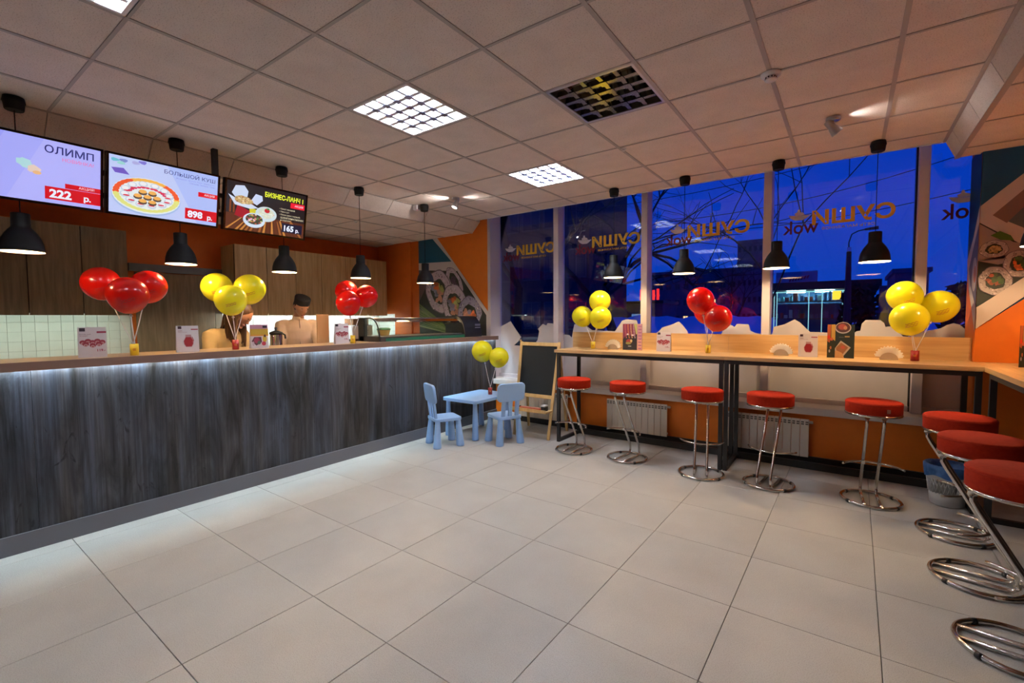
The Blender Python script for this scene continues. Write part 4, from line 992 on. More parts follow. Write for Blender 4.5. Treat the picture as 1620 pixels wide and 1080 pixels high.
def kids_chair(label):
    t = thing('kids_chair', (0, 0, 0), label, 'chair', 'pale blue plastic children\'s chairs')
    MB().prism([(x, y, .265) for x, y in rrect(-.14, -.15, .14, .14, .04)], (0, 0, 0), (0, 0, .032)).build('seat', M_kids, t, bevel=.006)
    for x in (-.105, .105):
        for y in (-.115, .105): cone_leg(x, y, .266, dx=.02*(1 if x > 0 else -1), dy=.015*(1 if y > 0 else -1)).build('leg', M_kids, t)
    rot = Matrix.Translation((0, -.125, .29)) @ Matrix.Rotation(.12, 4, 'X')
    for x in (-.08, 0, .08):
        m = MB().box(x-.021, -.012, -.03, x+.021, .012, .20); m.xf(rot); m.build('back_slat', M_kids, t, bevel=.004)
    m = MB().prism([(x, .013, z) for x, z in rrect(-.16, .165, .16, .355, .045)], (0, 0, 0), (0, -.028, 0)); m.xf(rot); m.build('backrest', M_kids, t, bevel=.006)
    return t
c1 = kids_chair('pale blue children\'s chair left of the table, seen sideways against the grey counter'); c1.location = (-3.79, 3.88, 0); c1.rotation_euler = (0, 0, D(-26)); c1.scale = (1.12, 1.12, 1.12)
c2 = dup(c1); c2['label'] = 'pale blue children\'s chair with its broad back to the room, right of the table'; c2.location = (-3.29, 4.36, 0); c2.rotation_euler = (0, 0, D(66))
rod = thing('white_rod', (-4.05, 4.5, .015), 'thin white rod lying on the floor under the small blue table', 'rod')
MB().tube([(-4.10, 4.25, .010), (-4.02, 4.78, .010)], .008, 8).build('shaft', M_white, rod); MB().tube([(-4.02, 4.78, .011), (-4.015, 4.81, .011)], .010, 8).build('tip', M_alu, rod)

# ---- easel
ez = thing('blackboard_easel', (-3.1, 4.95, 0), 'pine easel with an empty blackboard between the small table and the window bar', 'easel')
def bar2(p, q, w, th, name, m=M_pine, par=None):
    p = Vector(p); q = Vector(q); d = (q-p).normalized(); s = Vector((1, 0, 0)); n_ = d.cross(s).normalized()
    if abs(d.x) > .9: s = Vector((0, .165, .986)); n_ = d.cross(s).normalized()
    vs = []
    for e in (p, q):
        for a, b in ((-1, -1), (1, -1), (1, 1), (-1, 1)): vs.append(e+s*a*w/2+n_*b*th/2)
    return MB().add(vs, [(0, 3, 2, 1), (4, 5, 6, 7), (0, 1, 5, 4), (1, 2, 6, 5), (2, 3, 7, 6), (3, 0, 4, 7)]).build(name, m, par or ez, bevel=.002, seg=1)
def ey(z): return 4.70+.25*z/1.165
bar2((-2.885, ey(0), 0), (-2.875, ey(1.165), 1.165), .034, .02, 'front_leg'); bar2((-3.385, ey(0), 0), (-3.435, ey(1.165), 1.165), .034, .02, 'front_leg')
bar2((-3.42, ey(1.135), 1.135), (-2.89, ey(1.135), 1.135), .045, .018, 'top_rail')
bar2((-3.40, ey(.50), .50), (-2.90, ey(.50), .50), .045, .018, 'bottom_rail')
MB().add([(-3.415, ey(.52)+.004, .52), (-2.895, ey(.52)+.004, .52), (-2.895, ey(1.115)+.004, 1.115), (-3.415, ey(1.115)+.004, 1.115), (-3.415, ey(.52)+.012, .52), (-2.895, ey(.52)+.012, .52), (-2.895, ey(1.115)+.012, 1.115), (-3.415, ey(1.115)+.012, 1.115)],
         [(0, 1, 2, 3), (7, 6, 5, 4), (0, 4, 5, 1), (1, 5, 6, 2), (2, 6, 7, 3), (3, 7, 4, 0)]).build('blackboard', M_chalk, ez)
bar2((-2.93, 5.24, 0), (-2.90, 4.99, 1.13), .032, .02, 'rear_leg'); bar2((-3.50, 5.20, 0), (-3.41, 4.99, 1.13), .032, .02, 'rear_leg')
bx(-3.38, 4.60, .335, -2.86, 4.765, .353).build('tray_shelf', M_pine, ez, bevel=.002)
bx(-3.38, 4.60, .353, -2.86, 4.612, .375).build('tray_lip', M_pine, ez, bevel=.002)
MB().lathe([(.001, 0), (.012, 0), (.012, .02), (.001, .02)], (0, 0, 0), 12).xf(Matrix.Translation((-3.45, ey(1.15), 1.165))).build('wing_nut', M_pine, ez)
t = thing('board_wiper', (-2.93, 4.70, .353), 'small black block with a white top on the easel tray', 'board wiper')
bx(-2.958, 4.655, .353, -2.90, 4.725, .405).build('block', M_black, t, bevel=.003); bx(-2.958, 4.655, .4055, -2.90, 4.725, .424).build('felt', M_white, t, bevel=.003)
t = thing('red_chalk_box', (-3.13, 4.70, .353), 'long flat reddish box on the easel tray', 'box')
bx(-3.28, 4.665, .353, -2.99, 4.725, .373).build('box_body', mat('red_orange_card', (.50, .09, .04), .6), t, bevel=.002); bx(-3.27, 4.67, .3735, -3.0, 4.72, .377).build('lid', mat('pink_card', (.5, .2, .16), .6), t)
t = thing('wooden_beads', (-3.33, 4.70, .353), 'small dark knob-like toy at the left end of the easel tray', 'toy')
MB().lathe([(.001, .354), (.016, .357), (.022, .37), (.016, .386), (.001, .39)], (-3.33, 4.69, 0), 14).build('bead', mat('dark_red_bead', (.12, .02, .02), .4), t)
MB().lathe([(.001, .354), (.012, .357), (.016, .366), (.012, .376), (.001, .38)], (-3.30, 4.715, 0), 14).build('small_bead', M_black, t)

# ================================================================ BALLOONS AND HOLDERS
def holder(x, y, z, col, label, r=.026, h=.085):
    t = thing('balloon_holder', (x, y, z), label, 'holder', 'small cans holding balloon sticks')
    MB().lathe([(.001, z+.001), (r, z+.001), (r, z+h), (r*.9, z+h), (r*.88, z+.012), (.001, z+.012)], (x, y, 0), 20).build('can', mat('can_'+col, (.72, .50, .02) if col == 'yellow' else (.30, .008, .012), .4), t)
    MB().lathe([(r*.88, z+h*.9), (.001, z+h*.93)], (x, y, 0), 16).build('filling', M_white, t)
    ang = math.atan2(-y, -x); d = Vector((math.cos(ang), math.sin(ang), 0)); sd = Vector((-d.y, d.x, 0)); b = Vector((x, y, z+h*.45))+d*(r+.0008)
    g = MB()
    for q in range(3): g.tube([b+sd*s*.003+Vector((0, 0, .006*q+.003*math.sin(s*1.7+q))) for s in range(-3, 4)], .0012, 4)
    g.build('printed_script', mat('script_'+col, (.45, .05, .01) if col == 'yellow' else (.55, .3, .05), .6), t)
    return t
def balloon(c, base, d, col, label, turn=0):
    c = Vector(c); base = Vector(base); R = d/2
    t = thing('balloon', tuple(c), label, 'balloon', col+' balloons on white sticks')
    ax = (c-base).normalized(); q = Vector((0, 0, 1)).rotation_difference(ax).to_matrix().to_4x4()
    prof = []
    for i in range(19):
        a = -PI/2+PI*i/18; r = R*math.cos(a); z = R*math.sin(a)
        if z < 0: z *= 1.10; r *= 1-.05*(-math.sin(a))
        prof.append((max(r, .0008), z))
    m = MB().lathe(prof, n=32); m.xf(Matrix.Translation(c) @ q); m.build('skin', MATS['%s_latex' % col], t)
    kp = c-ax*R*1.10
    m = MB().lathe([(.0035, .004), (.006, -.006), (.011, -.014), (.012, -.020), (.003, -.020)], n=12); m.xf(Matrix.Translation(kp) @ q); m.build('cup', M_white, t)
    tip = base+Vector((0, 0, -.02)); mid = (kp+tip)/2+Vector((0, 0, -.006))
    MB().tube([kp-ax*.012, mid, tip], .0034, 6).build('stick', M_white, t)
    # small printed script, curved over the skin
    v = Vector((-c.x, -c.y, 1.467-c.z)).normalized(); sd = Vector((0, 0, 1)).cross(v).normalized(); g = MB()
    for k in range(3):
        pts = []
        for s in range(-6, 7):
            dv = (v+sd*(s*.055+turn)+Vector((0, 0, -.28-.13*k+.03*math.sin(s*1.9+k*2)+.02*s))).normalized()
            L = q.inverted().to_3x3() @ dv; 
            pts.append(c+dv*R*(1.004+(.03 if (dv.dot(ax) < -.2) else 0)))
        if k != 2 or turn: g.tube(pts, .0018, 4)
    g.build('printed_script', mat('script_ink_'+col, (.42, .10, .01) if col == 'yellow' else (.30, .0, .0), .5), t)
    return t
CT = 1.208; BT = 1.095
def bunch(col, hcol, hx, hy, hz, hl, bs, r=.026, h=.085):
    eye = Vector((0, 0, 1.467)); B = [[Vector(c[:3]), c[3]/2*.99] for c, l in bs]
    for it in range(60):          # touching balloons push each other apart instead of merging
        for i in range(len(B)):
            for j in range(i):
                a, b = (i, j) if (B[i][0]-eye).length > (B[j][0]-eye).length else (j, i)
                if (B[a][0]-B[b][0]).length < B[a][1]+B[b][1]+.002:
                    for q, k in ((a, 1.002), (b, .998)): B[q][0] = eye+(B[q][0]-eye)*k; B[q][1] *= k
    bs = [((b[0].x, b[0].y, b[0].z, b[1]*2)+tuple(c[4:]), l) for b, (c, l) in zip(B, bs)]
    holder(hx, hy, hz, hcol, hl, r, h)
    for k, (c, l) in enumerate(bs):
        n = len(bs); a = 2*PI*k/max(n, 1)
        balloon(c[:3], (hx+.009*math.cos(a), hy+.009*math.sin(a), hz+h), c[3], col, l, c[4] if len(c) > 4 else 0)
K = 4.285/3.926
def sc(p, k, dd=0):       # keep the line of sight, change the distance
    v = Vector((p[0], p[1], p[2]-1.467))*(k+dd); return (v.x, v.y, v.z+1.467)
bunch('red', 'yellow', -4.265, 1.13, CT, 'small yellow can holding the three big red balloons at the left of the counter',
 [((*sc((-4.123, .928, 1.718), K, .03), .250), 'left red balloon of the big trio at the left of the counter'), ((*sc((-3.975, 1.031, 1.64), K, -.03), .255), 'front middle red balloon of the big trio at the left of the counter'), ((*sc((-3.862, 1.117, 1.695), K, .045), .245), 'right red balloon of the big trio at the left of the counter')])
bunch('yellow', 'red', -4.29, 1.84, CT, 'small dark red can holding the three yellow balloons on the counter',
 [((*sc((-4.389, 1.749, 1.746), 1.02, .01), .250), 'left yellow balloon of the counter trio in front of the bending woman'), ((*sc((-4.29, 1.814, 1.637), 1.02, -.035), .250), 'front middle yellow balloon of the counter trio'), ((*sc((-4.161, 1.913, 1.728), 1.02, .035), .265), 'right yellow balloon of the counter trio, over the woman\'s head')])
bunch('red', 'yellow', -4.27, 3.0, CT, 'small yellow can holding the red balloons beside the display case',
 [((*sc((-4.1, 2.818, 1.742), 1.06, .03), .240), 'upper left red balloon of the trio beside the display case'), ((*sc((-4.082, 2.824, 1.628), 1.06, -.025), .250), 'lower front red balloon of the trio beside the display case'), ((*sc((-3.934, 2.935, 1.697), 1.06, .03), .240), 'right red balloon of the trio beside the display case')])
bunch('yellow', 'red', -3.72, 4.64, .487, 'small red can on the pale blue children\'s table',
 [((-3.815, 4.60, 1.045, .270), 'larger yellow balloon over the children\'s table, left one of two'), ((-3.635, 4.72, .965, .255), 'smaller yellow balloon over the children\'s table, right one of two')])
def yy(p, Y): k = Y/p[1]; return sc(p, k)
bunch('yellow', 'yellow', -2.47, 5.05, BT, 'small yellow can holding yellow balloons at the left end of the window bar',
 [((*yy((-2.669, 5.655, 1.684), 5.09), .255), 'top yellow balloon of the trio at the left end of the window bar'), ((*yy((-2.853, 5.509, 1.486), 5.09), .250), 'lower left yellow balloon of the trio at the left end of the window bar'), ((*yy((-2.657, 5.651, 1.468), 5.0), .255), 'lower right yellow balloon of the trio at the left end of the window bar')])
bunch('red', 'yellow', -1.17, 5.05, BT, 'small yellow can holding the red balloons on the window bar',
 [((*yy((-1.358, 5.476, 1.653), 5.0), .270), 'upper left red balloon of the trio on the window bar'), ((*yy((-1.298, 5.513, 1.526), 5.13), .250), 'partly hidden middle red balloon of the trio on the window bar'), ((*yy((-1.192, 5.584, 1.453), 5.0), .265), 'lower right red balloon of the trio on the window bar')])
bunch('yellow', 'red', .447, 5.05, BT, 'small dark red can holding yellow balloons at the right end of the window bar',
 [((*yy((.401, 5.509, 1.646), 5.08), .250, .3), 'upper left yellow balloon of the trio at the right end of the window bar'), ((*yy((.439, 5.524, 1.44), 4.98), .265, .15), 'lower front yellow balloon of the trio at the right end of the window bar'), ((*yy((.658, 5.69, 1.553), 5.10), .255, .2), 'right yellow balloon of the trio at the right end of the window bar')], .028)

# ================================================================ CARDS, MENUS, NAPKINS
CARD = (.52, .47, .47)
def card_frame(x, y, z, yaw, w_, h_, label, name='tent_card', cat='card'):
    """upright double card facing yaw (direction it looks to); returns the thing and its front print"""
    t = thing(name, (x, y, z), label, cat)
    n = Vector((math.cos(yaw), math.sin(yaw), 0)); u = Vector((-n.y, n.x, 0))
    b = Vector((x, y, z)); a0 = b-u*w_/2
    f = b+n*.018; r = b-n*.03; top = Vector((0, 0, h_))
    def sheet(base): 
        return MB().add([base-u*w_/2, base+u*w_/2, b+u*w_/2+top, b-u*w_/2+top, base-u*w_/2-n*.0012, base+u*w_/2-n*.0012, b+u*w_/2+top-n*.0012, b-u*w_/2+top-n*.0012],
                        [(0, 1, 2, 3), (7, 6, 5, 4), (0, 4, 5, 1), (1, 5, 6, 2), (3, 7, 4, 0), (2, 6, 7, 3)])
    sheet(f).build('front_sheet', mat('card_paper', (.60, .55, .56), .5), t); sheet(r).build('rear_sheet', mat('card_paper', CARD, .5), t)
    p = Print(f-u*w_/2+n*.0008, u*w_, b-f+top)
    return t, p
def art_rolls(p):
    p.rect(.06, .86, .26, .97, (.03, .01, .02)); p.rect(.66, .80, 1, .86, (.25, .01, .04)); p.text('РОЛЛЫ ДНЯ', .06, .74, h=.04, c=(.16, .05, .08), bold=.02); p.text('ПО АКЦИИ', .06, .69, h=.035, c=(.30, .05, .10), bold=.02)
    for u, v in ((.16, .50), (.34, .54), (.50, .50), (.67, .54), (.84, .50), (.26, .44), (.50, .40), (.72, .44)):
        p.disc(u, v, .115, .075, (.26, .015, .03), 14); p.disc(u, v-.04, .075, .045, (.50, .30, .28), 12); p.disc(u, v-.04, .04, .022, (.32, .06, .05), 8)
    p.text('119.-', .94, .19, h=.085, c=(.30, .01, .06), align='r', bold=.03)
def art_jug(p):
    p.rect(.08, .88, .24, .98, (.04, .01, .02)); p.rect(.66, .84, .98, .88, (.35, .03, .05)); p.text('НАПИТОК ДНЯ', .08, .74, h=.035, c=(.30, .08, .09), bold=.02); p.text('МОРС', .08, .79, h=.035, c=(.25, .08, .09), bold=.02)
    p.poly([(.40, .20), (.66, .20), (.74, .30), (.76, .42), (.66, .58), (.66, .66), (.40, .66), (.40, .58), (.30, .42), (.32, .30)], (.42, .22, .22))
    p.poly([(.41, .22), (.65, .22), (.72, .31), (.74, .42), (.64, .57), (.42, .57), (.32, .42), (.34, .31)], (.25, .005, .012))
    p.poly([(.70, .36), (.78, .44), (.70, .60), (.68, .56), (.74, .44), (.69, .39)], (.35, .1, .1))
def art_combo(p):
    p.rect(0, .82, 1, 1, (.48, .22, .30)); p.rect(.70, .86, .95, .96, (.02, .01, .03)); p.rect(0, .55, 1, .82, (.50, .32, .02)); p.rect(0, .52, 1, .58, (.60, .25, .02))
    p.poly([(.05, .30), (.20, .48), (.60, .48), (.62, .26), (.3, .12)], (.07, .02, .03)); p.disc(.34, .34, .16, .12, (.22, .02, .05), 12); p.disc(.46, .24, .10, .08, (.05, .12, .08), 10); p.disc(.78, .40, .12, .15, (.62, .42, .04), 12); p.disc(.80, .52, .07, .06, (.08, .03, .02), 8); p.disc(.72, .20, .12, .09, (.45, .03, .06), 12); p.disc(.14, .2, .06, .1, (.45, .38, .40), 8)
for y, l, art in ((.905, 'white tent card with red rolls and 119 price at the left of the counter', art_rolls), (1.485, 'white tent card with a red jug on the counter, between red and yellow balloons', art_jug),
                  (2.045, 'tent card with yellow band and dishes between the woman and the steel urn', art_combo), (2.885, 'pinkish tent card with rolls in front of the tan panel', art_rolls)):
    t, p = card_frame(-4.30, y, CT, -.12, .150, .212, l); art(p); p.build('print', t)
for x, l, art in ((-1.62, 'white tent card with red rolls on the window bar, near the third mullion', art_rolls), (-.30, 'white tent card with a red jug on the window bar', art_jug)):
    t, p = card_frame(x, 5.03, BT, -PI/2, .150, .212, l); art(p); p.build('print', t)
def menu(x, y, yaw, open_, label, kind):
    t = thing('menu_booklet', (x, y, BT), label, 'menu')
    H_ = .297; b = Vector((x, y, BT+.001))
    out = []
    for k, (wd, da) in enumerate(open_):
        n = Vector((math.cos(yaw+da), math.sin(yaw+da), 0)); u = Vector((-n.y, n.x, 0))
        e = b+u*wd; th = n*-.0025
        MB().add([b, e, e+Vector((0, 0, H_)), b+Vector((0, 0, H_)), b+th, e+th, e+th+Vector((0, 0, H_)), b+th+Vector((0, 0, H_))], [(0, 1, 2, 3), (7, 6, 5, 4), (0, 4, 5, 1), (1, 5, 6, 2), (3, 7, 4, 0), (2, 6, 7, 3)]).build('leaf', M_black, t)
        p = Print(b+n*.0005, u*wd, (0, 0, H_)); out.append((p, k)); b = e
    for p, k in out:
        kind(p, k); p.build('leaf_print', t)
def art_dark(p, k):
    if k == 0:
        p.rect(0, 0, 1, 1, (.012, .010, .014)); p.poly([(0, .4), (0, 1), (.95, 1), (1, .62), (.7, .5), (.4, .6), (.15, .5)], (.18, .02, .06))
        for i in range(4):
            for q in range(9):
                a = q/9; u = .12+.20*i+.12*a*a; v = 1-.06*q-.02
                p.rect(u, v-.045, u+.09, v-.005, [(.40, .10, .12), (.50, .16, .05), (.52, .30, .16), (.45, .30, .33)][i])
        p.poly([(.80, 1), (1, 1), (1, .60), (.92, .62)], (.46, .48, .14)); p.disc(.35, .60, .08, .03, (.7, .65, .6), 8); p.disc(.70, .57, .09, .03, (.7, .6, .6), 8)
        p.disc(.45, .33, .22, .09, (.30, .03, .03), 12); p.disc(.40, .26, .20, .05, (.25, .24, .05), 10); p.disc(.60, .35, .08, .06, (.6, .5, .2), 8); p.rect(.38, .13, .60, .16, (.4, .42, .4))
    else:
        p.rect(0, 0, 1, 1, (.45, .22, .26)); p.poly([(0, .4), (1, .4), (1, 0), (0, 0)], (.55, .28, .22))
        for q in range(8): p.rect(.25, .05+.12*q, .85, .085+.12*q, (.25, .08, .22))
def art_food(p, k):
    if k == 0:
        p.rect(0, 0, 1, 1, (.02, .015, .012)); p.poly([(0, .5), (0, 1), (.45, 1), (.42, .55), (.3, .45)], (.38, .09, .03)); p.poly([(.5, .6), (.5, 1), (1, 1), (1, .5)], (.48, .28, .07)); p.disc(.2, .62, .2, .06, (.6, .03, .01), 10); p.disc(.55, .56, .2, .05, (.5, .1, .05), 8)
        p.disc(.45, .3, .12, .05, (.4, .12, .05), 8); p.disc(.3, .2, .12, .05, (.3, .3, .34), 8)
    else:
        p.rect(0, 0, 1, 1, (.014, .016, .02)); p.disc(.40, .90, .42, .17, (.45, .38, .36), 24); p.disc(.40, .91, .37, .145, (.07, .02, .02), 22); p.disc(.36, .93, .22, .09, (.30, .05, .04), 14); p.disc(.52, .90, .1, .06, (.4, .2, .1), 8)
        p.rect(.5, .62, .75, .66, (.38, .24, .08)); p.rect(.2, .61, .45, .63, (.1, .1, .09)); p.poly([(-.0, .28), (.30, .52), (.82, .32), (.40, .02), (0, .0)], (.46, .38, .28)); p.poly([(.05, .30), (.32, .46), (.70, .32), (.40, .10), (.08, .2)], (.30, .12, .04)); p.disc(.42, .32, .12, .05, (.45, .08, .04), 10)
        p.poly([(0, 0), (.5, 0), (.38, .15), (.1, .22), (0, .2)], (.55, .30, .10))
menu(-2.10, 5.06, -PI/2, ((.165, .08), (.075, -.4)), 'tall dark menu with sushi rows standing at the left of the window bar', art_dark)
menu(-.155, 5.04, -PI/2, ((.060, .25), (.140, -.12)), 'tall dark menu with bowl and tray pictures standing on the window bar', art_food)
menu(.985, 4.78, -PI/2-.25, ((.035, .6), (.16, 0)), 'menu at the right edge, standing on the side bar against the orange pillar', art_food)
M_nap = mat('paper_napkin', (.88, .84, .76), .85)
def napkins(x, y, label):
    t = thing('napkin_holder', (x, y, BT), label, 'napkin holder', 'half-round napkin holders with fanned napkins')
    def half(r, y0, y1, n=16): return [(x+r*math.cos(PI*q/n), y0, BT+.004+r*math.sin(PI*q/n)*.92) for q in range(n+1)]
    for yy_ in (-.019, .017): MB().prism(half(.062, y+yy_, 0), (0, 0, 0), (0, .002, 0)).build('side_plate', mat('napkin_holder_plate', (.42, .33, .24), .5), t)
    bx(x-.06, y-.018, BT+.0005, x+.06, y+.018, BT+.004).build('foot_plate', M_alu, t)
    n0 = None
    for q in range(25):
        a = .13+(PI-.26)*q/24; wv = .0
        if n0 is None:
            n0 = MB().add([(.0, -.014, -.010), (.100, -.014, -.008), (.100, -.014, .001), (0, -.014, 0), (.0, .014, -.010), (.100, .014, -.008), (.100, .014, .001), (0, .014, 0)], [(0, 1, 2, 3), (7, 6, 5, 4), (0, 4, 5, 1), (1, 5, 6, 2), (2, 6, 7, 3), (3, 7, 4, 0)]).build('napkin', M_nap, t, local=True); o = n0
        else: o = n0.copy(); C.objects.link(o)
        o.location = (0, 0, .016); o.rotation_euler = (0, -a, 0); o.scale = (.93+.07*(q % 2), 1, 1)
napkins(-2.235, 5.10, 'white fanned napkins left of the tall menu at the left of the window bar')
napkins(-.52, 5.10, 'white fanned napkins in a holder left of the red jug card')
napkins(.28, 5.06, 'white fanned napkins beside the dark red can at the right of the window bar')

# ================================================================ PEOPLE
def limb(nodes, n=14, flat=None):
    """closed rounded limb through nodes [(co, r)]; overlapping limbs are fused by a voxel remesh"""
    P = [Vector(c) for c, r in nodes]; R = [r for c, r in nodes]; pts = []; rs = []
    d0 = (P[1]-P[0]).normalized(); d1 = (P[-1]-P[-2]).normalized()
    for a in (.12, .5, .85): pts.append(P[0]-d0*R[0]*math.cos(a*PI/2)); rs.append(R[0]*math.sin(a*PI/2))
    for i in range(len(P)-1):
        for q in range(4):
            f = q/4; g = f*f*(3-2*f); pts.append(P[i].lerp(P[i+1], f)); rs.append(R[i]+(R[i+1]-R[i])*g)
    pts.append(P[-1]); rs.append(R[-1])
    for a in (.85, .5, .12): pts.append(P[-1]+d1*R[-1]*math.cos(a*PI/2)); rs.append(R[-1]*math.sin(a*PI/2))
    m = MB(); m.tube(pts, rs, n)
    if flat:
        c, ax, k = Vector(flat[0]), Vector(flat[1]).normalized(), flat[2]
        for i, v in enumerate(m.v): dd = (v-c).dot(ax); m.v[i] = v-ax*dd*(1-k)
    return m
def trunk(secs, n=28):
    """closed stack of ellipses [(cx, z, rx, ry)], rx fore-aft, ry sideways"""
    m = MB(); k = len(secs)
    for cx, z, rx, ry in secs:
        for j in range(n):
            a = 2*PI*j/n; m.v.append(Vector((cx+rx*math.cos(a), ry*math.sin(a), z)))
    for i in range(k-1):
        for j in range(n): m.face([i*n+j, i*n+(j+1) % n, (i+1)*n+(j+1) % n, (i+1)*n+j])
    m.face(list(range(n))[::-1]); m.face([(k-1)*n+j for j in range(n)])
    return m
def merge(name, meshes, m, parent, voxel=None):
    bm = bmesh.new()
    for x in meshes:
        if isinstance(x, MB):
            t_ = bpy.data.meshes.new('t'); t_.from_pydata([tuple(v) for v in x.v], [], x.f); x = t_
        bm.from_mesh(x)
    me = bpy.data.meshes.new(name); bm.to_mesh(me); bm.free()
    o = bpy.data.objects.new(name, me); C.objects.link(o)
    if voxel:
        r_ = o.modifiers.new('r', 'REMESH'); r_.mode = 'VOXEL'; r_.voxel_size = voxel; r_.use_smooth_shade = True
        sm = o.modifiers.new('sm', 'SMOOTH'); sm.iterations = 2
        dg = bpy.context.evaluated_depsgraph_get(); me2 = bpy.data.meshes.new_from_object(o.evaluated_get(dg)); o.modifiers.clear(); o.data = me2; me = me2
    me.materials.clear(); me.materials.append(m)
    me.polygons.foreach_set('use_smooth', [True]*len(me.polygons))
    o.parent = parent; return o
def blob(c, rx, ry, rz, n=20, k=12, f=None):
    m = MB(); prof = [(math.cos(-PI/2+PI*i/k), math.sin(-PI/2+PI*i/k)) for i in range(k+1)]
    m.lathe([(max(a, .01), b) for a, b in prof], n=n, cap0=True, cap1=True)
    for i, v in enumerate(m.v):
        x, y, z = v
        if f: x, y, z = f(x, y, z)
        m.v[i] = Vector((c[0]+x*rx, c[1]+y*ry, c[2]+z*rz))
    return m
def head_parts(pitch, yaw, at, female):
    """head in local space: +X forward; returns transforms and face meshes"""
    H = Matrix.Translation(at) @ Matrix.Rotation(yaw, 4, 'Z') @ Matrix.Rotation(pitch, 4, 'Y')
    def shp(x, y, z):
        if z < 0: k = 1+.30*z*(1 if x < .2 else .55); y *= 1+.38*z; x = x*k if x > 0 else x*(1+.45*z)
        if x > .3 and -.35 < z < .55: y *= .97
        return x, y, z
    sk = [blob((.01, 0, .115), .098, .076, .120, 24, 16, shp)]
    nose = MB().add([(.098, -.004, .128), (.098, .004, .128), (.112, .016, .083), (.112, -.016, .083), (.132, 0, .090), (.105, 0, .074), (.08, .02, .09), (.08, -.02, .09)], [(0, 1, 4), (1, 2, 4), (0, 4, 3), (4, 2, 5), (4, 5, 3), (1, 6, 2), (2, 6, 5), (5, 6, 7), (3, 5, 7), (0, 3, 7), (0, 7, 6, 1)])
    sk.append(nose)
    for s in (-1, 1): sk.append(blob((-.005, .077*s, .105), .020, .010, .032, 10, 8)); sk.append(blob((.083, .030*s, .120), .016, .019, .010, 10, 6))
    sk.append(blob((.092, 0, .052), .014, .026, .012, 12, 6)); sk.append(blob((.088, 0, .018), .018, .024, .016, 10, 6))
    for m in sk: m.xf(H)
    return H, sk
def hand(w, fwd, side, palm_dn, curl=.5):
    """palm with four unequal bent fingers and a thumb leaving the side near the wrist"""
    w = Vector(w); fwd = Vector(fwd).normalized(); side = Vector(side).normalized(); dn = Vector(palm_dn).normalized(); out = []
    for off in (-.024, -.008, .008, .024): out.append(limb([(w+side*off*.6, .014), (w+fwd*.05+side*off, .0135), (w+fwd*.088+side*off*1.05, .0115)], 10))
    for off, ln in ((.027, .072), (.0092, .080), (-.009, .075), (-.0265, .060)):
        b = w+fwd*.08+side*off*1.05; d1 = (fwd+dn*curl*.5).normalized(); p2 = b+d1*ln*.48; d2 = (fwd+dn*curl*1.5).normalized(); p3 = p2+d2*ln*.32; d3 = (fwd+dn*curl*2.4).normalized(); p4 = p3+d3*ln*.22
        out.append(limb([(b, .0092), (p2, .0084), (p3, .0078), (p4, .0066)], 8))
    a = w+fwd*.022+side*.020; p1 = a+(fwd*.6+side*.8).normalized()*.036; p2 = p1+(fwd*.95+side*.3+dn*.3).normalized()*.030; p3 = p2+(fwd+dn*.4-side*.1).normalized()*.022
    out.append(limb([(a, .0135), (p1, .0115), (p2, .010), (p3, .008)], 8))
    return out
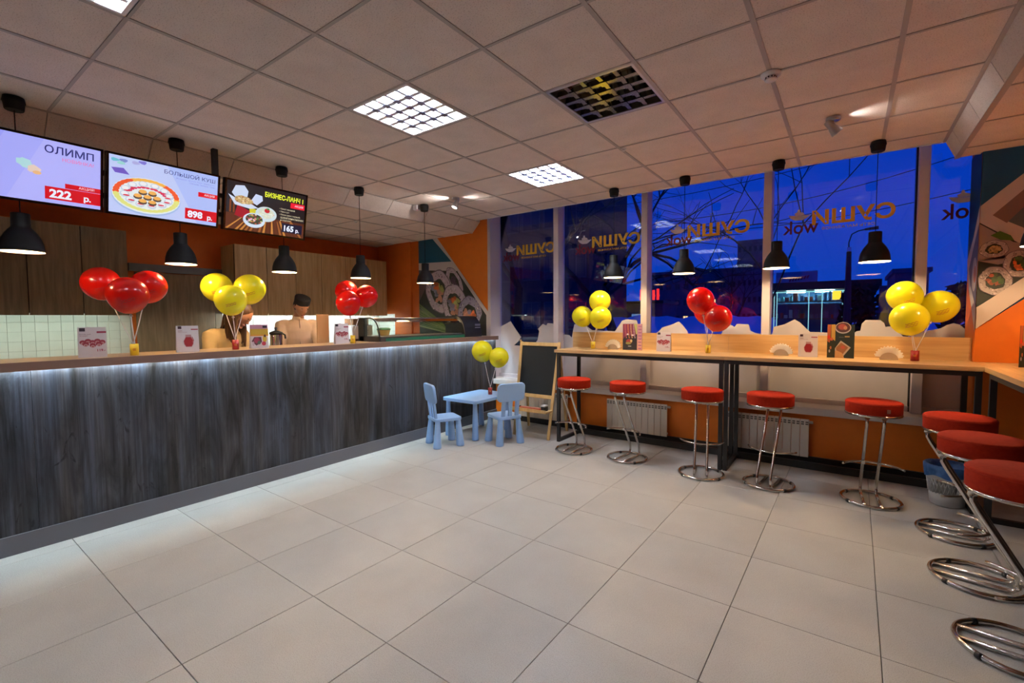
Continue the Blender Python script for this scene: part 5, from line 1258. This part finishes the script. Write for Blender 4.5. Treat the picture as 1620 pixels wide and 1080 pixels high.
def person(name, label, lean, k, sk_m, shirt_m, pitch, yaw, female, hands, loc, rz):
    t = thing(name, (0, 0, 0), label, 'person')
    sx = lambda z: lean*max(0, (z-.92))/.5          # forward lean of the trunk
    P = lambda x, y, z: Vector((x+sx(z), y, z*k))
    sw = .165 if female else .188; g = .88 if female else 1
    neck = P(.0, 0, 1.47); hb = P(.05, 0, 1.505)
    H, hp = head_parts(pitch, yaw, hb, female)
    T = lambda e, L: trunk([(P(x, 0, z).x, z*k, (a+e), (b+e)*g) for x, z, a, b in L])
    tor = [(0, .84, .10, .15), (-.005, .93, .118, .168), (0, 1.03, .108, .150), (.004, 1.12, .104, .142), (.008, 1.22, .118, .158), (.006, 1.31, .116, .168), (0, 1.38, .094, .155), (-.004, 1.42, .070, .115), (-.004, 1.445, .052, .07)]
    bp = [T(0, tor), limb([(neck-Vector((0, 0, .07)), .058), (neck, .052), (hb+Vector((.012, 0, .055)), .050)])]
    shirt = [T(.014, [(0, .80, .108, .158)]+tor)]; arms = []
    for s, tgt in zip((-1, 1), hands):
        w = Vector(tgt); sh = P(-.002, sw*s, 1.375); d = w-sh; L = .53*k
        h_ = math.sqrt(max(L*L/4-d.length_squared/4, .0004)); bend = Vector((-.30, .50*s, -.75)); bend -= d*(bend.dot(d)/d.length_squared); el = (sh+w)/2+bend.normalized()*h_
        bp.append(limb([(sh, .054), (sh.lerp(el, .45), .046), (el, .037), (el.lerp(w, .35), .037), (el.lerp(w, .8), .026), (w, .024)]))
        shirt.append(limb([(P(-.002, (sw-.055)*s, 1.375), .070), (sh, .070), (sh.lerp(el, .45), .060), (el, .052), (el.lerp(w, .4), .048), (el.lerp(w, .82), .036)], 18))
        fd = (w-el).normalized(); fd = Vector((fd.x, fd.y*.3-.12*s, -.05)).normalized()
        bp += hand(w, fd, (fd.cross(Vector((0, 0, 1)))*(1 if s > 0 else -1)), (0, 0, -1), .4)
        bp.append(limb([(P(0, .085*s, .88), .088), (P(.0, .092*s, .68), .074), (P(.005, .098*s, .49), .056), (P(-.015, .10*s, .33), .054), (P(-.02, .10*s, .10), .036)]))
        bp.append(limb([(P(-.04, .10*s, .045), .036), (P(.06, .11*s, .040), .036), (P(.15, .12*s, .028), .026)]))
    merge('body', bp+hp, sk_m, t, .0065)
    sh_o = merge('shirt', shirt, shirt_m, t, .009)
    tr_ = [T(.010, [(0, .80, .10, .15), (0, .86, .115, .160), (-.005, .93, .120, .165), (0, 1.0, .108, .150)])]
    for s in (-1, 1): tr_.append(limb([(P(0, .082*s, .86), .100), (P(0, .092*s, .66), .088), (P(0, .098*s, .48), .072), (P(-.015, .10*s, .12), .062), (P(-.015, .10*s, .075), .060)], 18))
    merge('trousers', tr_, M_dark, t, .010)
    for s in (-1, 1): merge('shoe', [limb([(P(-.05, .10*s, .05), .046), (P(.06, .11*s, .046), .046), (P(.17, .12*s, .036), .036)])], M_black, t, .007)
    # collar and front placket
    c_ = MB().lathe([(.072, -.035), (.064, .012), (.060, .030), (.056, .028), (.060, -.01)], n=24); c_.xf(Matrix.Translation(Vector(P(.008, 0, 1.462))) @ Matrix.Rotation(.25+lean*.6, 4, 'Y')); c_.smooth = True; c_.build('collar', M_dark if female else shirt_m, t)
    # face details
    def fb(nm, c, a, b, c3, m): o_ = blob(c, a, b, c3, 12, 8); o_.xf(H); return merge(nm, [o_], m, t)
    for s in (-1, 1):
        fb('eye', (.0965, .030*s, .118), .006, .012, .006, mat('eye_white', (.5, .48, .45), .3)); fb('iris', (.1015, .030*s, .116), .0025, .005, .005, M_black)
        fb('eyebrow', (.098, .031*s, .137), .006, .018, .0035, M_hair if female else M_black); fb('eyelid', (.0965, .030*s, .123), .0075, .014, .005, sk_m)
    fb('lips', (.1035, 0, .052), .005, .021, .007, mat('lips', (.30, .08, .06), .5))
    t.location = loc; t.rotation_euler = (0, 0, rz)
    return t, H, P, sh_o
# the man with the black cap
t, H, P, so = person('person', 'man in a tan collared jacket and black cap, looking down behind the counter', .04, 1.015, M_skin, M_tan2, .60, .30, False, [(.42, -.20, .930), (.46, .16, .930)], (-5.40, 3.03, 0), math.radians(-22))
c_ = MB().lathe([(.082, .0), (.088, .012), (.091, .07), (.088, .078), (.060, .084), (.001, .086)], n=32)
for i, v in enumerate(c_.v): c_.v[i] = Vector((v.x*1.14, v.y*.95, v.z))
c_.xf(H @ Matrix.Translation((.0, 0, .150)) @ Matrix.Rotation(-.10, 4, 'Y')); c_.smooth = True; c_.build('cap', M_dark, t, local=True)
hm = blob((-.012, 0, .120), .094, .082, .100, 24, 14, lambda x, y, z: (min(x, .35), y, max(z, -.55))); hm.xf(H); merge('hair', [hm], mat('black_hair', (.012, .008, .007), .6), t)
m = MB().tube([Vector(P(.078, 0, 1.445)), Vector(P(.094, 0, 1.415)), Vector(P(.114, 0, 1.37)), Vector(P(.128, 0, 1.31)), Vector(P(.135, 0, 1.22)), Vector(P(.122, 0, 1.12)), Vector(P(.126, 0, 1.03)), Vector(P(.134, 0, .93))], .0035, 5); m.build('zip_placket', mat('placket_brown', (.12, .06, .035), .8), t, local=True)  # zip line in one even dark brown
# the woman bending over her work
t, H, P, so = person('person', 'woman in an ochre shirt with long hair, bending over her work behind yellow balloons', .17, .955, M_skin2, M_tan, .75, .55, True, [(.40, -.14, .930), (.46, .14, .930)], (-5.22, 2.06, 0), math.radians(12))
hm = blob((-.012, 0, .130), .114, .090, .118, 24, 14, lambda x, y, z: (min(x, .40+max(0, z)*.75), y, max(z, -.50))); hm.xf(H)
merge('hair', [hm], M_hair, t)
random.seed(3); locks = []
for sd in (-1, 1):
    for q in range(9):
        xx = -.075+.014*q; a = H @ Vector((xx, .078*sd, .135)); b = H @ Vector((xx-.004, .086*sd, .075)); c = Vector((b.x-.004, b.y+.010*sd, b.z-.09)); d = Vector((c.x-.006+random.uniform(-.01, .01), c.y-.004*sd, c.z-.10)); f = Vector((d.x+random.uniform(-.01, .01), d.y-.004*sd, d.z-.06-random.uniform(0, .04)))
        locks.append(limb([(a, .015), (b, .018), (c, .017), (d, .013), (f, .005)], 10))
for q in range(7):
    yy_ = -.066+.022*q; a = H @ Vector((-.085, yy_, .15)); b = H @ Vector((-.098, yy_, .08)); c = Vector((b.x-.035, b.y, b.z-.06)); d = Vector((c.x-.035, c.y, c.z-.08)); f = Vector((d.x-.01, d.y*1.05, d.z-.05))
    locks.append(limb([(a, .018), (b, .019), (c, .018), (d, .014), (f, .006)], 10))
merge('hair_locks', locks, M_hair, t, .006)
